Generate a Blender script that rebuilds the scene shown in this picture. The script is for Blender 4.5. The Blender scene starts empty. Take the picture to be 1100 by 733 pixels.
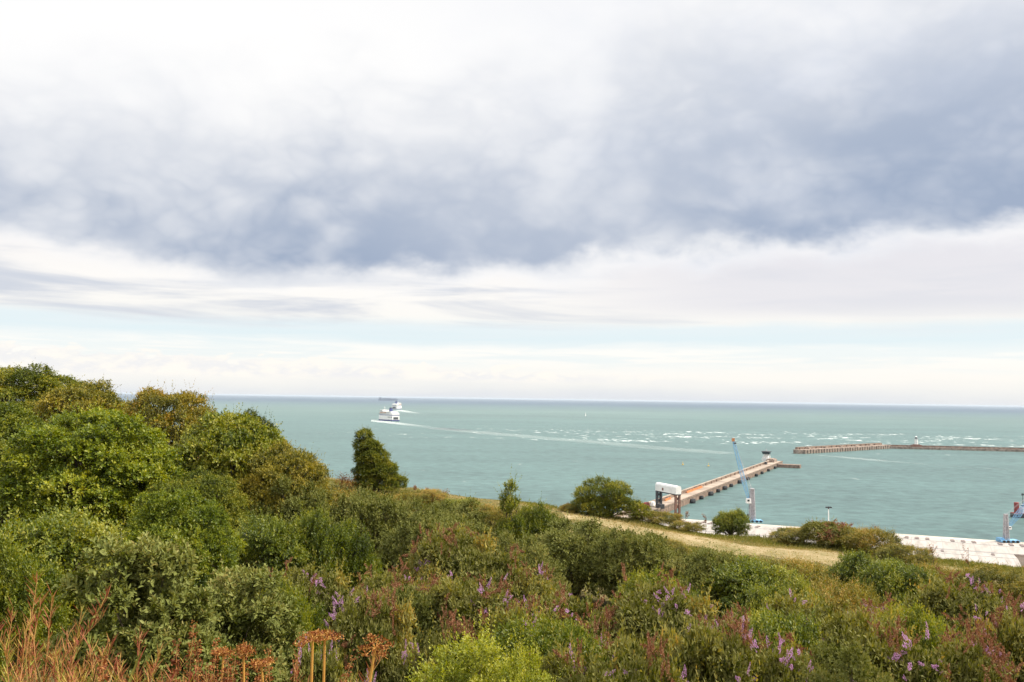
import bpy, math, random
import numpy as np
from mathutils import Vector, Matrix

random.seed(7)
rng = np.random.default_rng(11)
scene = bpy.context.scene
col = scene.collection
R = math.radians

# ------------------------------------------------------------------ camera
EYE = 70.0                      # the cliff top viewpoint, metres above the sea
FPX = 952.0                     # focal length in photograph pixels (1100 wide)
PITCH, ROLL = R(3.70), R(0.84)
CAMROT = Matrix.Rotation(R(90) + PITCH, 3, 'X') @ Matrix.Rotation(ROLL, 3, 'Z')
cam_data = bpy.data.cameras.new('camera')
cam_data.sensor_width = 36.0
cam_data.lens = 36.0 * FPX / 1100.0
cam_data.clip_start = 0.1
cam_data.clip_end = 300000.0
cam = bpy.data.objects.new('camera', cam_data)
col.objects.link(cam)
cam.matrix_world = Matrix.Translation((0, 0, EYE)) @ CAMROT.to_4x4()
scene.camera = cam

# ------------------------------------------------------------------ light and exposure
scene.view_settings.view_transform = 'Standard'
scene.view_settings.look = 'None'
scene.view_settings.exposure = 0.33
scene.view_settings.gamma = 1.0
scene.view_settings.use_curve_mapping = False
scene.render.engine = 'CYCLES'
scene.cycles.max_bounces = 8
scene.cycles.diffuse_bounces = 5
scene.cycles.glossy_bounces = 2
scene.cycles.transmission_bounces = 5
scene.cycles.transparent_max_bounces = 4
scene.cycles.volume_bounces = 0
scene.cycles.use_denoising = True

SUN_EL, SUN_AZ = 47.0, 86.0     # degrees; azimuth clockwise from the view direction (+Y)
sun_data = bpy.data.lights.new('sun', 'SUN')
sun_data.energy = 5.0
sun_data.angle = R(1.2)
sun_data.color = (1.0, 0.91, 0.76)
sun = bpy.data.objects.new('sun', sun_data)
col.objects.link(sun)
_sd = Vector((math.sin(R(SUN_AZ)) * math.cos(R(SUN_EL)), math.cos(R(SUN_AZ)) * math.cos(R(SUN_EL)), math.sin(R(SUN_EL))))
sun.rotation_euler = _sd.to_track_quat('Z', 'Y').to_euler()
sun.location = (120, -60, 200)


# ------------------------------------------------------------------ node helpers
class G:
    """Small expression helper over a node tree."""
    def __init__(self, tree):
        self.t = tree

    def n(self, kind, **kw):
        nd = self.t.nodes.new(kind)
        for k, v in kw.items():
            setattr(nd, k, v)
        return nd

    def put(self, sock, v):
        if isinstance(v, bpy.types.NodeSocket):
            self.t.links.new(v, sock)
        elif v is not None:
            sock.default_value = v

    def m(self, op, a, b=None, c=None, clamp=False):
        nd = self.n('ShaderNodeMath', operation=op, use_clamp=clamp)
        for i, v in enumerate((a, b, c)):
            if v is not None:
                self.put(nd.inputs[i], v)
        return nd.outputs[0]

    def add(self, a, b): return self.m('ADD', a, b)
    def sub(self, a, b): return self.m('SUBTRACT', a, b)
    def mul(self, a, b): return self.m('MULTIPLY', a, b)

    def ss(self, v, lo, hi, o0=0.0, o1=1.0):
        nd = self.n('ShaderNodeMapRange', interpolation_type='SMOOTHSTEP')
        for i, q in enumerate((v, lo, hi, o0, o1)):
            self.put(nd.inputs[i], q)
        return nd.outputs[0]

    def lin(self, v, lo, hi, o0=0.0, o1=1.0):
        nd = self.n('ShaderNodeMapRange', interpolation_type='LINEAR')
        for i, q in enumerate((v, lo, hi, o0, o1)):
            self.put(nd.inputs[i], q)
        return nd.outputs[0]

    def ramp(self, v, stops, interp='LINEAR'):
        nd = self.n('ShaderNodeValToRGB')
        cr = nd.color_ramp
        cr.interpolation = interp
        while len(cr.elements) < len(stops):
            cr.elements.new(0.5)
        for e, (p, c) in zip(cr.elements, stops):
            e.position = p
            e.color = (c, c, c, 1) if isinstance(c, (int, float)) else (c[0], c[1], c[2], 1)
        self.put(nd.inputs[0], v)
        return nd.outputs[0]

    def mix(self, f, a, b):
        nd = self.n('ShaderNodeMix', data_type='RGBA')
        self.put(nd.inputs[0], f)
        for s, v in ((nd.inputs[6], a), (nd.inputs[7], b)):
            if isinstance(v, tuple) and len(v) == 3:
                v = (*v, 1)
            self.put(s, v)
        return nd.outputs[2]

    def vec(self, x, y, z=0.0):
        nd = self.n('ShaderNodeCombineXYZ')
        for i, v in enumerate((x, y, z)):
            self.put(nd.inputs[i], v)
        return nd.outputs[0]

    def noise(self, v, scale=1.0, detail=4.0, rough=0.5, dist=0.0, colour=False):
        nd = self.n('ShaderNodeTexNoise')
        if v is not None:
            self.put(nd.inputs['Vector'], v)
        nd.inputs['Scale'].default_value = scale
        nd.inputs['Detail'].default_value = detail
        nd.inputs['Roughness'].default_value = rough
        nd.inputs['Distortion'].default_value = dist
        return nd.outputs['Color' if colour else 'Fac']


def lin(r, g, b):
    """sRGB 0..255 to linear."""
    f = lambda c: (c / 255 / 12.92) if c / 255 <= 0.04045 else ((c / 255 + 0.055) / 1.055) ** 2.4
    return (f(r), f(g), f(b))


# ------------------------------------------------------------------ sky
world = bpy.data.worlds.new('World')
scene.world = world
world.use_nodes = True
wt = world.node_tree
wt.nodes.clear()
g = G(wt)
tc = g.n('ShaderNodeTexCoord')
sep = g.n('ShaderNodeSeparateXYZ')
wt.links.new(tc.outputs['Generated'], sep.inputs[0])
dx, dy, dz = sep.outputs
az = g.mul(g.m('ARCTAN2', dx, dy), 57.2958)
el = g.mul(g.m('ARCSINE', dz), 57.2958)
elc = g.m('MAXIMUM', dz, 0.0)
den = g.add(elc, 0.10)
plane = g.vec(g.m('DIVIDE', dx, den), g.m('DIVIDE', dy, den), 0.0)   # the underside of a high cloud layer
dirv = g.vec(dx, dy, g.mul(dz, 1.6))

au = g.lin(az, -40.0, 40.0)
nW = g.noise(dirv, 5.0, 5.0, 0.55)             # broad billows
nL = g.noise(dirv, 3.0, 4.0, 0.55, 0.2)
nF = g.noise(dirv, 13.0, 5.0, 0.55, 0.15)       # fine billows
nP = g.noise(plane, 1.1, 6.0, 0.55, 0.1)
warpS = g.add(g.mul(g.sub(nW, 0.5), 2.6), g.mul(g.sub(nF, 0.5), 3.2))

def A(px):
    return (math.degrees(math.atan((px - 550) / 952)) + 40) / 80

low = g.mul(g.ramp(au, [(0, 8.9 / 30), (A(0), 8.6 / 30), (A(200), 7.6 / 30), (A(480), 7.9 / 30), (A(560), 8.2 / 30), (A(700), 9.3 / 30), (A(900), 9.7 / 30), (A(1060), 9.7 / 30), (1, 10.6 / 30)], 'EASE'), 30.0)
top = g.mul(g.ramp(au, [(0, 12.0 / 30), (A(0), 13.4 / 30), (A(200), 14.6 / 30), (A(420), 16.6 / 30), (A(560), 18.0 / 30), (A(700), 20.5 / 30), (A(900), 20.0 / 30), (A(1060), 20.5 / 30), (1, 21 / 30)], 'EASE'), 30.0)
elw = g.add(el, warpS)
m_low = g.ss(elw, g.sub(low, g.ss(az, -22.0, 8.0, 1.3, 0.5)), g.add(low, 1.1))
# darkness inside the band: darkest low on the left and in the right-hand third
dkA = g.ramp(au, [(0, .90), (A(0), .95), (A(170), .88), (A(330), .92), (A(520), .80), (A(650), .74), (A(800), .86), (A(960), 1.0), (A(1100), 1.0), (1, .95)], 'EASE')
# billows: soft-edged lumps of cloud, each octave folded so that it bulges
nD = g.noise(dirv, 6.0, 2.0, 0.5, 0.0, True)
wv = g.n('ShaderNodeVectorMath', operation='MULTIPLY_ADD')
g.put(wv.inputs[0], nD); wv.inputs[1].default_value = (0.055, 0.055, 0.055); g.put(wv.inputs[2], dirv)
def bulge(v, sc, det):
    return g.m('ABSOLUTE', g.sub(g.noise(v, sc, det, 0.5), 0.5))
b1 = bulge(wv.outputs[0], 5.0, 2.0)
b2 = bulge(wv.outputs[0], 15.0, 1.0)
b3 = bulge(wv.outputs[0], 36.0, 1.5)
bil = g.add(g.mul(b1, 1.35), g.add(g.mul(b2, 0.45), g.mul(b3, 0.28)))          # about 0.05 .. 0.4
nM = g.noise(wv.outputs[0], 10.0, 5.0, 0.58, 0.0)
tex = g.add(g.mul(nL, 0.62), g.add(g.mul(nM, 0.16), g.mul(bil, 0.50)))
tex = g.ss(tex, 0.36, 0.64, 1.10, 0.52)
warp = g.add(g.mul(g.sub(nL, 0.5), 5.0), g.add(g.mul(g.sub(nW, 0.5), 5.0), g.mul(g.sub(bil, 0.2), 7.0)))
elw2 = g.add(el, warp)
m_top = g.ss(elw2, g.sub(top, 6.0), g.add(top, 6.5), 1.0, 0.0)
m_front = g.ss(g.m('ABSOLUTE', az), 50.0, 100.0, 1.0, 0.35)
band = g.mul(g.mul(m_low, m_top), m_front)
depth = g.lin(g.sub(el, low), 0.0, 9.0, 1.05, 0.72)
dark = g.m('MULTIPLY', g.mul(g.mul(band, dkA), tex), depth, clamp=True)

# the bright deck above, with faint grey patches, greyer to the right
grey = g.mul(g.ss(g.add(g.mul(nP, 0.6), g.mul(nW, 0.5)), 0.42, 0.72), g.ss(az, -12.0, 24.0, 0.10, 0.85))
deck = g.mix(grey, lin(254, 253, 252), lin(222, 227, 238))
cloud_hi = g.mix(dark, deck, lin(160, 174, 197))

# thin layers between the dark band and the horizon
sv = g.vec(g.mul(az, 0.055), g.mul(el, 0.55), 0.0)
st1 = g.noise(sv, 1.0, 6.0, 0.55, 0.5)
st2 = g.noise(g.vec(g.mul(az, 0.10), g.mul(el, 1.5), 3.7), 1.0, 5.0, 0.6, 0.4)
ele = g.add(el, g.add(g.mul(g.sub(st1, 0.5), 1.5), g.mul(g.sub(nF, 0.5), 0.5)))
base_lo = g.ramp(g.lin(ele, 0.0, 10.0), [
    (0.0, lin(226, 229, 234)), (0.07, lin(240, 240, 238)), (0.14, lin(251, 248, 242)), (0.30, lin(254, 252, 247)),
    (0.38, lin(228, 240, 244)), (0.45, lin(232, 241, 244)), (0.50, lin(250, 248, 243)), (0.66, lin(252, 249, 245)),
    (0.85, lin(246, 243, 242)), (1.0, lin(240, 238, 240))])
lilac = g.mul(g.mul(g.ss(el, 4.6, 6.2), g.ss(az, -2.0, 16.0)), 0.75)
base_lo = g.mix(lilac, base_lo, lin(225, 224, 231))
gstreak = g.mul(g.mul(g.ss(st1, 0.44, 0.66), g.ss(el, 3.8, 5.0)), g.ss(az, -6.0, 20.0, 1.0, 0.25))
base_lo = g.mix(gstreak, base_lo, lin(209, 214, 224))
# a far line of cumulus low on the left
cn = g.noise(g.vec(g.mul(az, 0.42), g.mul(el, 0.9), 9.1), 1.3, 7.0, 0.62, 0.2)
ctop = g.add(g.lin(az, -30.0, 12.0, 2.7, 1.5), g.mul(g.sub(cn, 0.5), 3.4))
cmask = g.mul(g.mul(g.ss(g.sub(ctop, el), 0.0, 0.25), g.ss(el, 0.9, 1.4)), g.ss(az, 2.0, 14.0, 0.8, 0.1))
base_lo = g.mix(cmask, base_lo, g.mix(g.ss(cn, 0.40, 0.62), lin(238, 238, 240), lin(255, 250, 242)))
bluegap = g.mul(g.mul(g.ss(el, 1.5, 2.6), g.ss(el, 4.0, 5.4, 1.0, 0.0)), g.ss(st2, 0.60, 0.40))
bluegap = g.mul(bluegap, g.sub(1.0, cmask))
base_lo = g.mix(g.mul(bluegap, 0.50), base_lo, lin(228, 242, 247))

m_up = g.ss(elw, g.sub(low, 1.6), g.add(low, 0.6))
cloud = g.mix(m_up, base_lo, cloud_hi)
# cloud overhead, out of view, is brightened to add fill light
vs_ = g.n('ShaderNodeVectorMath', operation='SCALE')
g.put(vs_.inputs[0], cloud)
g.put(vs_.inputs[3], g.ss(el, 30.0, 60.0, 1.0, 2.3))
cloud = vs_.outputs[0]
below = g.ss(el, -0.4, 0.0)
cloud = g.mix(below, lin(200, 210, 215), cloud)

sky = g.n('ShaderNodeTexSky', sky_type='NISHITA')
sky.sun_disc = False
sky.sun_elevation = R(SUN_EL)
sky.sun_rotation = R(SUN_AZ)
sky.altitude = 70.0
bg1 = g.n('ShaderNodeBackground')
wt.links.new(sky.outputs[0], bg1.inputs[0])
bg1.inputs[1].default_value = 0.10
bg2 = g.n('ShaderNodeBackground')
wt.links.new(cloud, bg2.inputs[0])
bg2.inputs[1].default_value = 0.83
cover = g.sub(0.98, g.mul(bluegap, 0.04))
mx = g.n('ShaderNodeMixShader')
wt.links.new(cover, mx.inputs[0])
wt.links.new(bg1.outputs[0], mx.inputs[1])
wt.links.new(bg2.outputs[0], mx.inputs[2])
wo = g.n('ShaderNodeOutputWorld')
wt.links.new(mx.outputs[0], wo.inputs[0])


# ------------------------------------------------------------------ layout helpers (photograph pixel -> place in the world)
def ray(px, py):
    return CAMROT @ Vector(((px - 550.0) / FPX, (366.5 - py) / FPX, -1.0))

def at(px, py, Y):
    d = ray(px, py)
    k = Y / d.y
    return Vector((d.x * k, Y, EYE + d.z * k))

def onz(px, py, z):
    d = ray(px, py)
    k = (z - EYE) / d.z
    return Vector((d.x * k, d.y * k, z))


# ------------------------------------------------------------------ materials
def material(name):
    m = bpy.data.materials.new(name)
    m.use_nodes = True
    t = m.node_tree
    t.nodes.clear()
    gg = G(t)
    out = gg.n('ShaderNodeOutputMaterial')
    return m, gg, out

def plain(name, c, rough=0.7, var=0.25, scale=1.5, c2=None, metal=0.0, spec=0.35):
    """A weathered surface: base colour with noise variation towards c2 (or darker)."""
    m, gg, out = material(name)
    b = gg.n('ShaderNodeBsdfPrincipled')
    tcn = gg.n('ShaderNodeTexCoord')
    f = gg.noise(tcn.outputs['Object'], scale, 6.0, 0.6, 0.3)
    c2 = c2 or tuple(v * (1 - var) for v in c)
    colr = gg.mix(gg.ss(f, 0.35, 0.7), c, c2)
    gg.put(b.inputs['Base Color'], colr)
    b.inputs['Roughness'].default_value = rough
    b.inputs['Metallic'].default_value = metal
    b.inputs['Specular IOR Level'].default_value = spec
    gg.t.links.new(b.outputs[0], out.inputs[0])
    return m


# ------------------------------------------------------------------ mesh helpers
class MB:
    """Collects boxes, bars, tubes and lathes; build() links them as one mesh object."""
    def __init__(self):
        self.v, self.f = [], []

    def raw(self, verts, faces):
        o = len(self.v)
        self.v += [tuple(p) for p in verts]
        self.f += [tuple(i + o for i in q) for q in faces]
        return self

    def box(self, c, s, rz=0.0, taper=1.0):
        cx, cy, cz = c
        hx, hy, hz = s[0] / 2, s[1] / 2, s[2] / 2
        vs = []
        ca, sa = math.cos(rz), math.sin(rz)
        for zz, k in ((-hz, 1.0), (hz, taper)):
            for xx, yy in ((-hx, -hy), (hx, -hy), (hx, hy), (-hx, hy)):
                xx *= k; yy *= k
                vs.append((cx + xx * ca - yy * sa, cy + xx * sa + yy * ca, cz + zz))
        return self.raw(vs, [(0, 3, 2, 1), (4, 5, 6, 7), (0, 1, 5, 4), (1, 2, 6, 5), (2, 3, 7, 6), (3, 0, 4, 7)])

    def tube(self, pts, radii, n=6):
        pts = [Vector(p) for p in pts]
        if isinstance(radii, (int, float)):
            radii = [radii] * len(pts)
        vs, fs = [], []
        for i, p in enumerate(pts):
            d = (pts[min(i + 1, len(pts) - 1)] - pts[max(i - 1, 0)]).normalized()
            u = d.cross(Vector((0, 0, 1)) if abs(d.z) < 0.9 else Vector((1, 0, 0))).normalized()
            w = d.cross(u)
            for k in range(n):
                a = 2 * math.pi * k / n
                vs.append(p + (u * math.cos(a) + w * math.sin(a)) * radii[i])
        for i in range(len(pts) - 1):
            for k in range(n):
                a, b = i * n + k, i * n + (k + 1) % n
                fs.append((a, b, b + n, a + n))
        fs.append(tuple(range(n - 1, -1, -1)))
        fs.append(tuple(range((len(pts) - 1) * n, len(pts) * n)))
        return self.raw(vs, fs)

    def lathe(self, prof, c=(0, 0, 0), n=16):
        vs, fs = [], []
        for r, z in prof:
            for k in range(n):
                a = 2 * math.pi * k / n
                vs.append((c[0] + r * math.cos(a), c[1] + r * math.sin(a), c[2] + z))
        for i in range(len(prof) - 1):
            for k in range(n):
                a, b = i * n + k, i * n + (k + 1) % n
                fs.append((a, b, b + n, a + n))
        fs.append(tuple(range(n - 1, -1, -1)))
        fs.append(tuple(range((len(prof) - 1) * n, len(prof) * n)))
        return self.raw(vs, fs)

    def prism(self, outline, z0, z1):
        n = len(outline)
        vs = [(x, y, z0) for x, y in outline] + [(x, y, z1) for x, y in outline]
        fs = [tuple(range(n - 1, -1, -1)), tuple(range(n, 2 * n))]
        fs += [(i, (i + 1) % n, (i + 1) % n + n, i + n) for i in range(n)]
        return self.raw(vs, fs)

    def build(self, name, mat, parent=None, loc=(0, 0, 0), rz=0.0, smooth=False):
        me = bpy.data.meshes.new(name)
        me.from_pydata(self.v, [], self.f)
        me.materials.append(mat)
        if smooth:
            me.polygons.foreach_set('use_smooth', [True] * len(me.polygons))
        me.update()
        o = bpy.data.objects.new(name, me)
        col.objects.link(o)
        o.location = loc
        o.rotation_euler = (0, 0, rz)
        if parent:
            o.parent = parent
        return o

def tag(o, label=None, cat=None, group=None, kind=None):
    if label: o['label'] = label
    if cat: o['category'] = cat
    if group: o['group'] = group
    if kind: o['kind'] = kind
    return o

def thing(name, label, cat, loc=(0, 0, 0), rz=0.0, group=None):
    o = bpy.data.objects.new(name, None)
    o.empty_display_size = 0.2
    col.objects.link(o)
    o.location = loc
    o.rotation_euler = (0, 0, rz)
    return tag(o, label, cat, group)

def copy_tree(o, parent=None):
    c = o.copy()
    col.objects.link(c)
    c.parent = parent
    for ch in list(o.children):
        copy_tree(ch, c)
    return c

def mesh_np(name, V, faces, mat, parent=None, tint=None):
    """A mesh object from numpy arrays; faces is (n,k)."""
    me = bpy.data.meshes.new(name)
    nf, k = faces.shape
    me.vertices.add(len(V))
    me.vertices.foreach_set('co', np.ascontiguousarray(V, dtype=np.float32).ravel())
    me.loops.add(nf * k)
    me.loops.foreach_set('vertex_index', np.ascontiguousarray(faces, dtype=np.int32).ravel())
    me.polygons.add(nf)
    me.polygons.foreach_set('loop_start', np.arange(0, nf * k, k, dtype=np.int32))
    me.polygons.foreach_set('loop_total', np.full(nf, k, dtype=np.int32))
    if tint is not None:
        a = me.attributes.new('tint', 'FLOAT', 'POINT')
        a.data.foreach_set('value', np.ascontiguousarray(tint, dtype=np.float32))
    me.materials.append(mat)
    me.update(calc_edges=True)
    o = bpy.data.objects.new(name, me)
    col.objects.link(o)
    if parent:
        o.parent = parent
    return o

HAZE = 2.4e-5

# ------------------------------------------------------------------ the sea
def sea_material():
    m, gg, out = material('sea_water')
    b = gg.n('ShaderNodeBsdfPrincipled')
    geo = gg.n('ShaderNodeNewGeometry')
    sp = gg.n('ShaderNodeSeparateXYZ')
    gg.t.links.new(geo.outputs['Position'], sp.inputs[0])
    x, y, z = sp.outputs
    dist = gg.m('SQRT', gg.add(gg.mul(x, x), gg.mul(y, y)))
    # sediment: milky green near the coast, deeper and bluer offshore
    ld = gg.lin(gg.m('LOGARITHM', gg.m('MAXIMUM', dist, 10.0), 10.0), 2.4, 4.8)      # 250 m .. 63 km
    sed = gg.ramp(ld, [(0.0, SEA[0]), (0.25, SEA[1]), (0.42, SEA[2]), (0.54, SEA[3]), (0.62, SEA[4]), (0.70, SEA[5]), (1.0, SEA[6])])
    big = gg.noise(gg.vec(gg.mul(x, 0.0007), gg.mul(y, 0.0016)), 1.0, 4.0, 0.55, 0.6)
    mid = gg.noise(gg.vec(gg.mul(x, 0.006), gg.mul(y, 0.010)), 1.0, 5.0, 0.6, 0.3)
    fine = gg.noise(gg.vec(gg.mul(x, 0.08), gg.mul(y, 0.10)), 1.0, 4.0, 0.65, 0.2)
    # wind lanes: long pale streaks, blown across the view
    lanes = gg.noise(gg.vec(gg.mul(gg.add(x, gg.mul(y, 0.5)), 0.0015), gg.mul(gg.sub(y, gg.mul(x, 0.12)), 0.012), 4.0), 1.0, 5.0, 0.6, 0.4)
    v = gg.add(gg.mul(gg.sub(big, 0.5), 0.55), gg.add(gg.mul(gg.sub(mid, 0.5), 0.45), gg.add(gg.mul(gg.sub(fine, 0.5), 1.5), gg.mul(gg.sub(lanes, 0.5), 0.55))))
    k = gg.add(1.0, v)
    vm = gg.n('ShaderNodeVectorMath', operation='SCALE')
    gg.put(vm.inputs[0], sed)
    gg.put(vm.inputs[3], k)
    # whitecaps: rough belt of tide race outside the breakwater, a few elsewhere
    belt = gg.mul(gg.ss(y, 1330.0, 1560.0), gg.ss(y, 1900.0, 2400.0, 1.0, 0.0))
    belt = gg.mul(belt, gg.ss(x, -400.0, 120.0, 0.15, 1.0))
    patch = gg.noise(gg.vec(gg.mul(x, 0.008), gg.mul(y, 0.010), 2.0), 1.0, 4.0, 0.6, 0.4)
    crest = gg.noise(gg.vec(gg.mul(x, 0.065), gg.mul(y, 0.034), 7.0), 1.0, 5.0, 0.62, 0.6)
    thr = gg.sub(gg.add(0.745, gg.mul(gg.sub(0.5, patch), 0.62)), gg.mul(belt, 0.15))
    foam = gg.ss(crest, gg.sub(thr, 0.02), gg.add(thr, 0.11))
    colr = gg.mix(gg.mul(foam, 0.8), vm.outputs[0], (0.78, 0.82, 0.80))
    gg.put(b.inputs['Base Color'], colr)
    gg.put(b.inputs['Roughness'], gg.mix(foam, (0.42, 0.42, 0.42), (0.9, 0.9, 0.9)))
    b.inputs['IOR'].default_value = 1.33
    b.inputs['Specular IOR Level'].default_value = 0.30
    w1 = gg.noise(gg.vec(gg.mul(x, 0.16), gg.mul(y, 0.13), 1.0), 1.0, 5.0, 0.6, 0.5)
    bp = gg.n('ShaderNodeBump')
    bp.inputs['Strength'].default_value = 0.35
    bp.inputs['Distance'].default_value = 1.2
    gg.put(bp.inputs['Height'], w1)
    gg.t.links.new(bp.outputs[0], b.inputs['Normal'])
    gg.t.links.new(b.outputs[0], out.inputs[0])
    return m

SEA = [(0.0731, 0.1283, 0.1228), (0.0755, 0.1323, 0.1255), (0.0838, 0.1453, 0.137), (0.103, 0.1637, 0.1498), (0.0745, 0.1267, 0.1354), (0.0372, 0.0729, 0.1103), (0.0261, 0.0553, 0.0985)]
W = 70000.0
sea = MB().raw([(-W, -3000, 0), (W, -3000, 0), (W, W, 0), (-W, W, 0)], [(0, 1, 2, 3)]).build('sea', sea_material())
tag(sea, 'wind-streaked pale green sea reaching the horizon', 'sea', kind='structure')

def foam_material(name, thr, sx, sy, amax=0.7, f1=0.25):
    m, gg, out = material(name)
    b = gg.n('ShaderNodeBsdfPrincipled')
    tcn = gg.n('ShaderNodeTexCoord')
    sp = gg.n('ShaderNodeSeparateXYZ')
    gg.t.links.new(tcn.outputs['Generated'], sp.inputs[0])
    u, v = sp.outputs[0], sp.outputs[1]
    n1 = gg.noise(gg.vec(gg.mul(u, sx), gg.mul(v, sy)), 1.0, 6.0, 0.65, 0.6)
    edge = gg.mul(gg.ss(v, 0.0, 0.35), gg.ss(v, 0.65, 1.0, 1.0, 0.0))
    fade = gg.ss(u, 0.0, 1.0, 1.0, f1)
    a = gg.mul(gg.ss(gg.mul(gg.mul(n1, edge), fade), thr, thr + 0.34), amax)
    tr = gg.n('ShaderNodeBsdfTransparent')
    b.inputs['Base Color'].default_value = (0.74, 0.80, 0.77, 1)
    b.inputs['Roughness'].default_value = 0.9
    mxs = gg.n('ShaderNodeMixShader')
    gg.put(mxs.inputs[0], a)
    gg.t.links.new(tr.outputs[0], mxs.inputs[1])
    gg.t.links.new(b.outputs[0], mxs.inputs[2])
    gg.t.links.new(mxs.outputs[0], out.inputs[0])
    return m

def strip(name, pts, widths, mat, z, label):
    """A sheet of foam lying on the water along a line of points."""
    pts = [Vector((p[0], p[1], 0)) for p in pts]
    P, Wd = [], []
    for i in range(len(pts) - 1):
        for k in range(6):
            t = k / 6
            P.append(pts[i].lerp(pts[i + 1], t)); Wd.append(widths[i] * (1 - t) + widths[i + 1] * t)
    P.append(pts[-1]); Wd.append(widths[-1])
    d = (P[-1] - P[0])
    rz = math.atan2(d.y, d.x)
    M = Matrix.Rotation(-rz, 3, 'Z')
    vs, fs = [], []
    for i, p in enumerate(P):
        t = (P[min(i + 1, len(P) - 1)] - P[max(i - 1, 0)]).normalized()
        nrm = Vector((-t.y, t.x, 0))
        for s in (-1, 1):
            vs.append(M @ (p + nrm * s * Wd[i] / 2 - P[0]))
    fs = [(2 * i, 2 * i + 2, 2 * i + 3, 2 * i + 1) for i in range(len(P) - 1)]
    o = MB().raw(vs, fs).build(name, mat, loc=(P[0].x, P[0].y, z), rz=rz)
    return tag(o, label, 'wake', kind='structure')


# ------------------------------------------------------------------ the land
def sstep(a, b, x):
    t = np.clip((x - a) / (b - a), 0, 1)
    return t * t * (3 - 2 * t)

_nw = [(rng.normal(size=2) * s, rng.uniform(0, 6.28), a) for s, a in ((0.12, .30), (0.16, .25), (0.3, .12), (0.45, .08), (0.9, .04), (1.3, .03))]
def land_noise(x, y):
    r = 0
    for k, ph, a in _nw:
        r = r + a * np.sin(x * k[0] + y * k[1] + ph)
    return r

EDGE_X = [-140, -60, -20, -9, 3, 18, 28, 40, 60, 200]
EDGE_Y = [95, 72, 62, 60, 62.5, 63.5, 61.5, 60, 60, 75]
def height(x, y):
    x = np.asarray(x, float); y = np.asarray(y, float)
    prof = np.interp(y, [-60, -12, 0, 3, 5, 8, 12, 20, 30, 40, 46, 52, 57, 60, 64, 120], [74, 70.5, 68.35, 68.1, 67.55, 66.1, 65.0, 63.6, 62.6, 62.2, 62.4, 62.9, 63.1, 62.9, 62.55, 62.5])
    lat = -0.115 * np.clip(x, -60, 0) - 0.155 * np.clip(x, 0, 14) - 0.072 * (np.clip(x, 14, 60) - 14)
    z = prof + lat * np.clip(y / 48, 0, 1.1)
    z = z + land_noise(x, y) * 0.5 * np.clip(y / 15, 0.15, 1)
    edge = np.interp(x, EDGE_X, EDGE_Y)
    over = y - edge
    z = z - sstep(0, 6, over) * 2.0 - np.maximum(over - 3.0, 0) * 1.35
    return np.maximum(z, 2.6)

def land_material():
    m, gg, out = material('chalk_grassland')
    b = gg.n('ShaderNodeBsdfPrincipled')
    geo = gg.n('ShaderNodeNewGeometry')
    n1 = gg.noise(geo.outputs['Position'], 0.35, 6.0, 0.6, 0.4)
    n2 = gg.noise(geo.outputs['Position'], 3.0, 6.0, 0.65, 0.2)
    c = gg.ramp(gg.add(gg.mul(n1, 0.6), gg.mul(n2, 0.4)), [(0.30, (0.045, 0.055, 0.018)), (0.48, (0.10, 0.10, 0.035)), (0.60, (0.21, 0.165, 0.075)), (0.78, (0.30, 0.235, 0.125))])
    gg.put(b.inputs['Base Color'], c)
    b.inputs['Roughness'].default_value = 0.95
    b.inputs['Specular IOR Level'].default_value = 0.1
    bp = gg.n('ShaderNodeBump')
    bp.inputs['Strength'].default_value = 0.6
    bp.inputs['Distance'].default_value = 0.1
    gg.put(bp.inputs['Height'], n2)
    gg.t.links.new(bp.outputs[0], b.inputs['Normal'])
    gg.t.links.new(b.outputs[0], out.inputs[0])
    return m

def sheet(name, xs, ys, zf, mat):
    X, Y = np.meshgrid(xs, ys)
    V = np.stack([X, Y, zf(X, Y)], -1).reshape(-1, 3)
    nx, ny = len(xs), len(ys)
    i = np.arange(nx * ny).reshape(ny, nx)
    F = np.stack([i[:-1, :-1], i[:-1, 1:], i[1:, 1:], i[1:, :-1]], -1).reshape(-1, 4)
    o = mesh_np(name, V, F, mat)
    o.data.polygons.foreach_set('use_smooth', [True] * len(F))
    return o

land = sheet('hillside', np.concatenate([np.arange(-140, -40, 4.0), np.arange(-40, 60, 0.5), np.arange(60, 201, 4.0)]),
             np.concatenate([np.arange(-60, 0, 3.0), np.arange(0, 80, 0.5), np.arange(80, 160, 4.0)]), height, land_material())
tag(land, 'overgrown clifftop slope falling towards the harbour', 'hillside', kind='structure')

def path_material():
    m, gg, out = material('trodden_straw_path')
    b = gg.n('ShaderNodeBsdfPrincipled')
    geo = gg.n('ShaderNodeNewGeometry')
    n1 = gg.noise(geo.outputs['Position'], 0.5, 5.0, 0.6, 0.5)
    n2 = gg.noise(geo.outputs['Position'], 4.0, 7.0, 0.7, 0.2)
    c = gg.ramp(gg.add(gg.mul(n1, 0.5), gg.mul(n2, 0.5)), [(0.34, (0.12, 0.11, 0.04)), (0.46, (0.22, 0.18, 0.085)), (0.58, (0.32, 0.25, 0.145)), (0.74, (0.43, 0.35, 0.25))])
    gg.put(b.inputs['Base Color'], c)
    b.inputs['Roughness'].default_value = 0.95
    b.inputs['Specular IOR Level'].default_value = 0.1
    bp = gg.n('ShaderNodeBump')
    bp.inputs['Strength'].default_value = 0.7
    bp.inputs['Distance'].default_value = 0.08
    gg.put(bp.inputs['Height'], n2)
    gg.t.links.new(bp.outputs[0], b.inputs['Normal'])
    gg.t.links.new(b.outputs[0], out.inputs[0])
    return m

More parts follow.
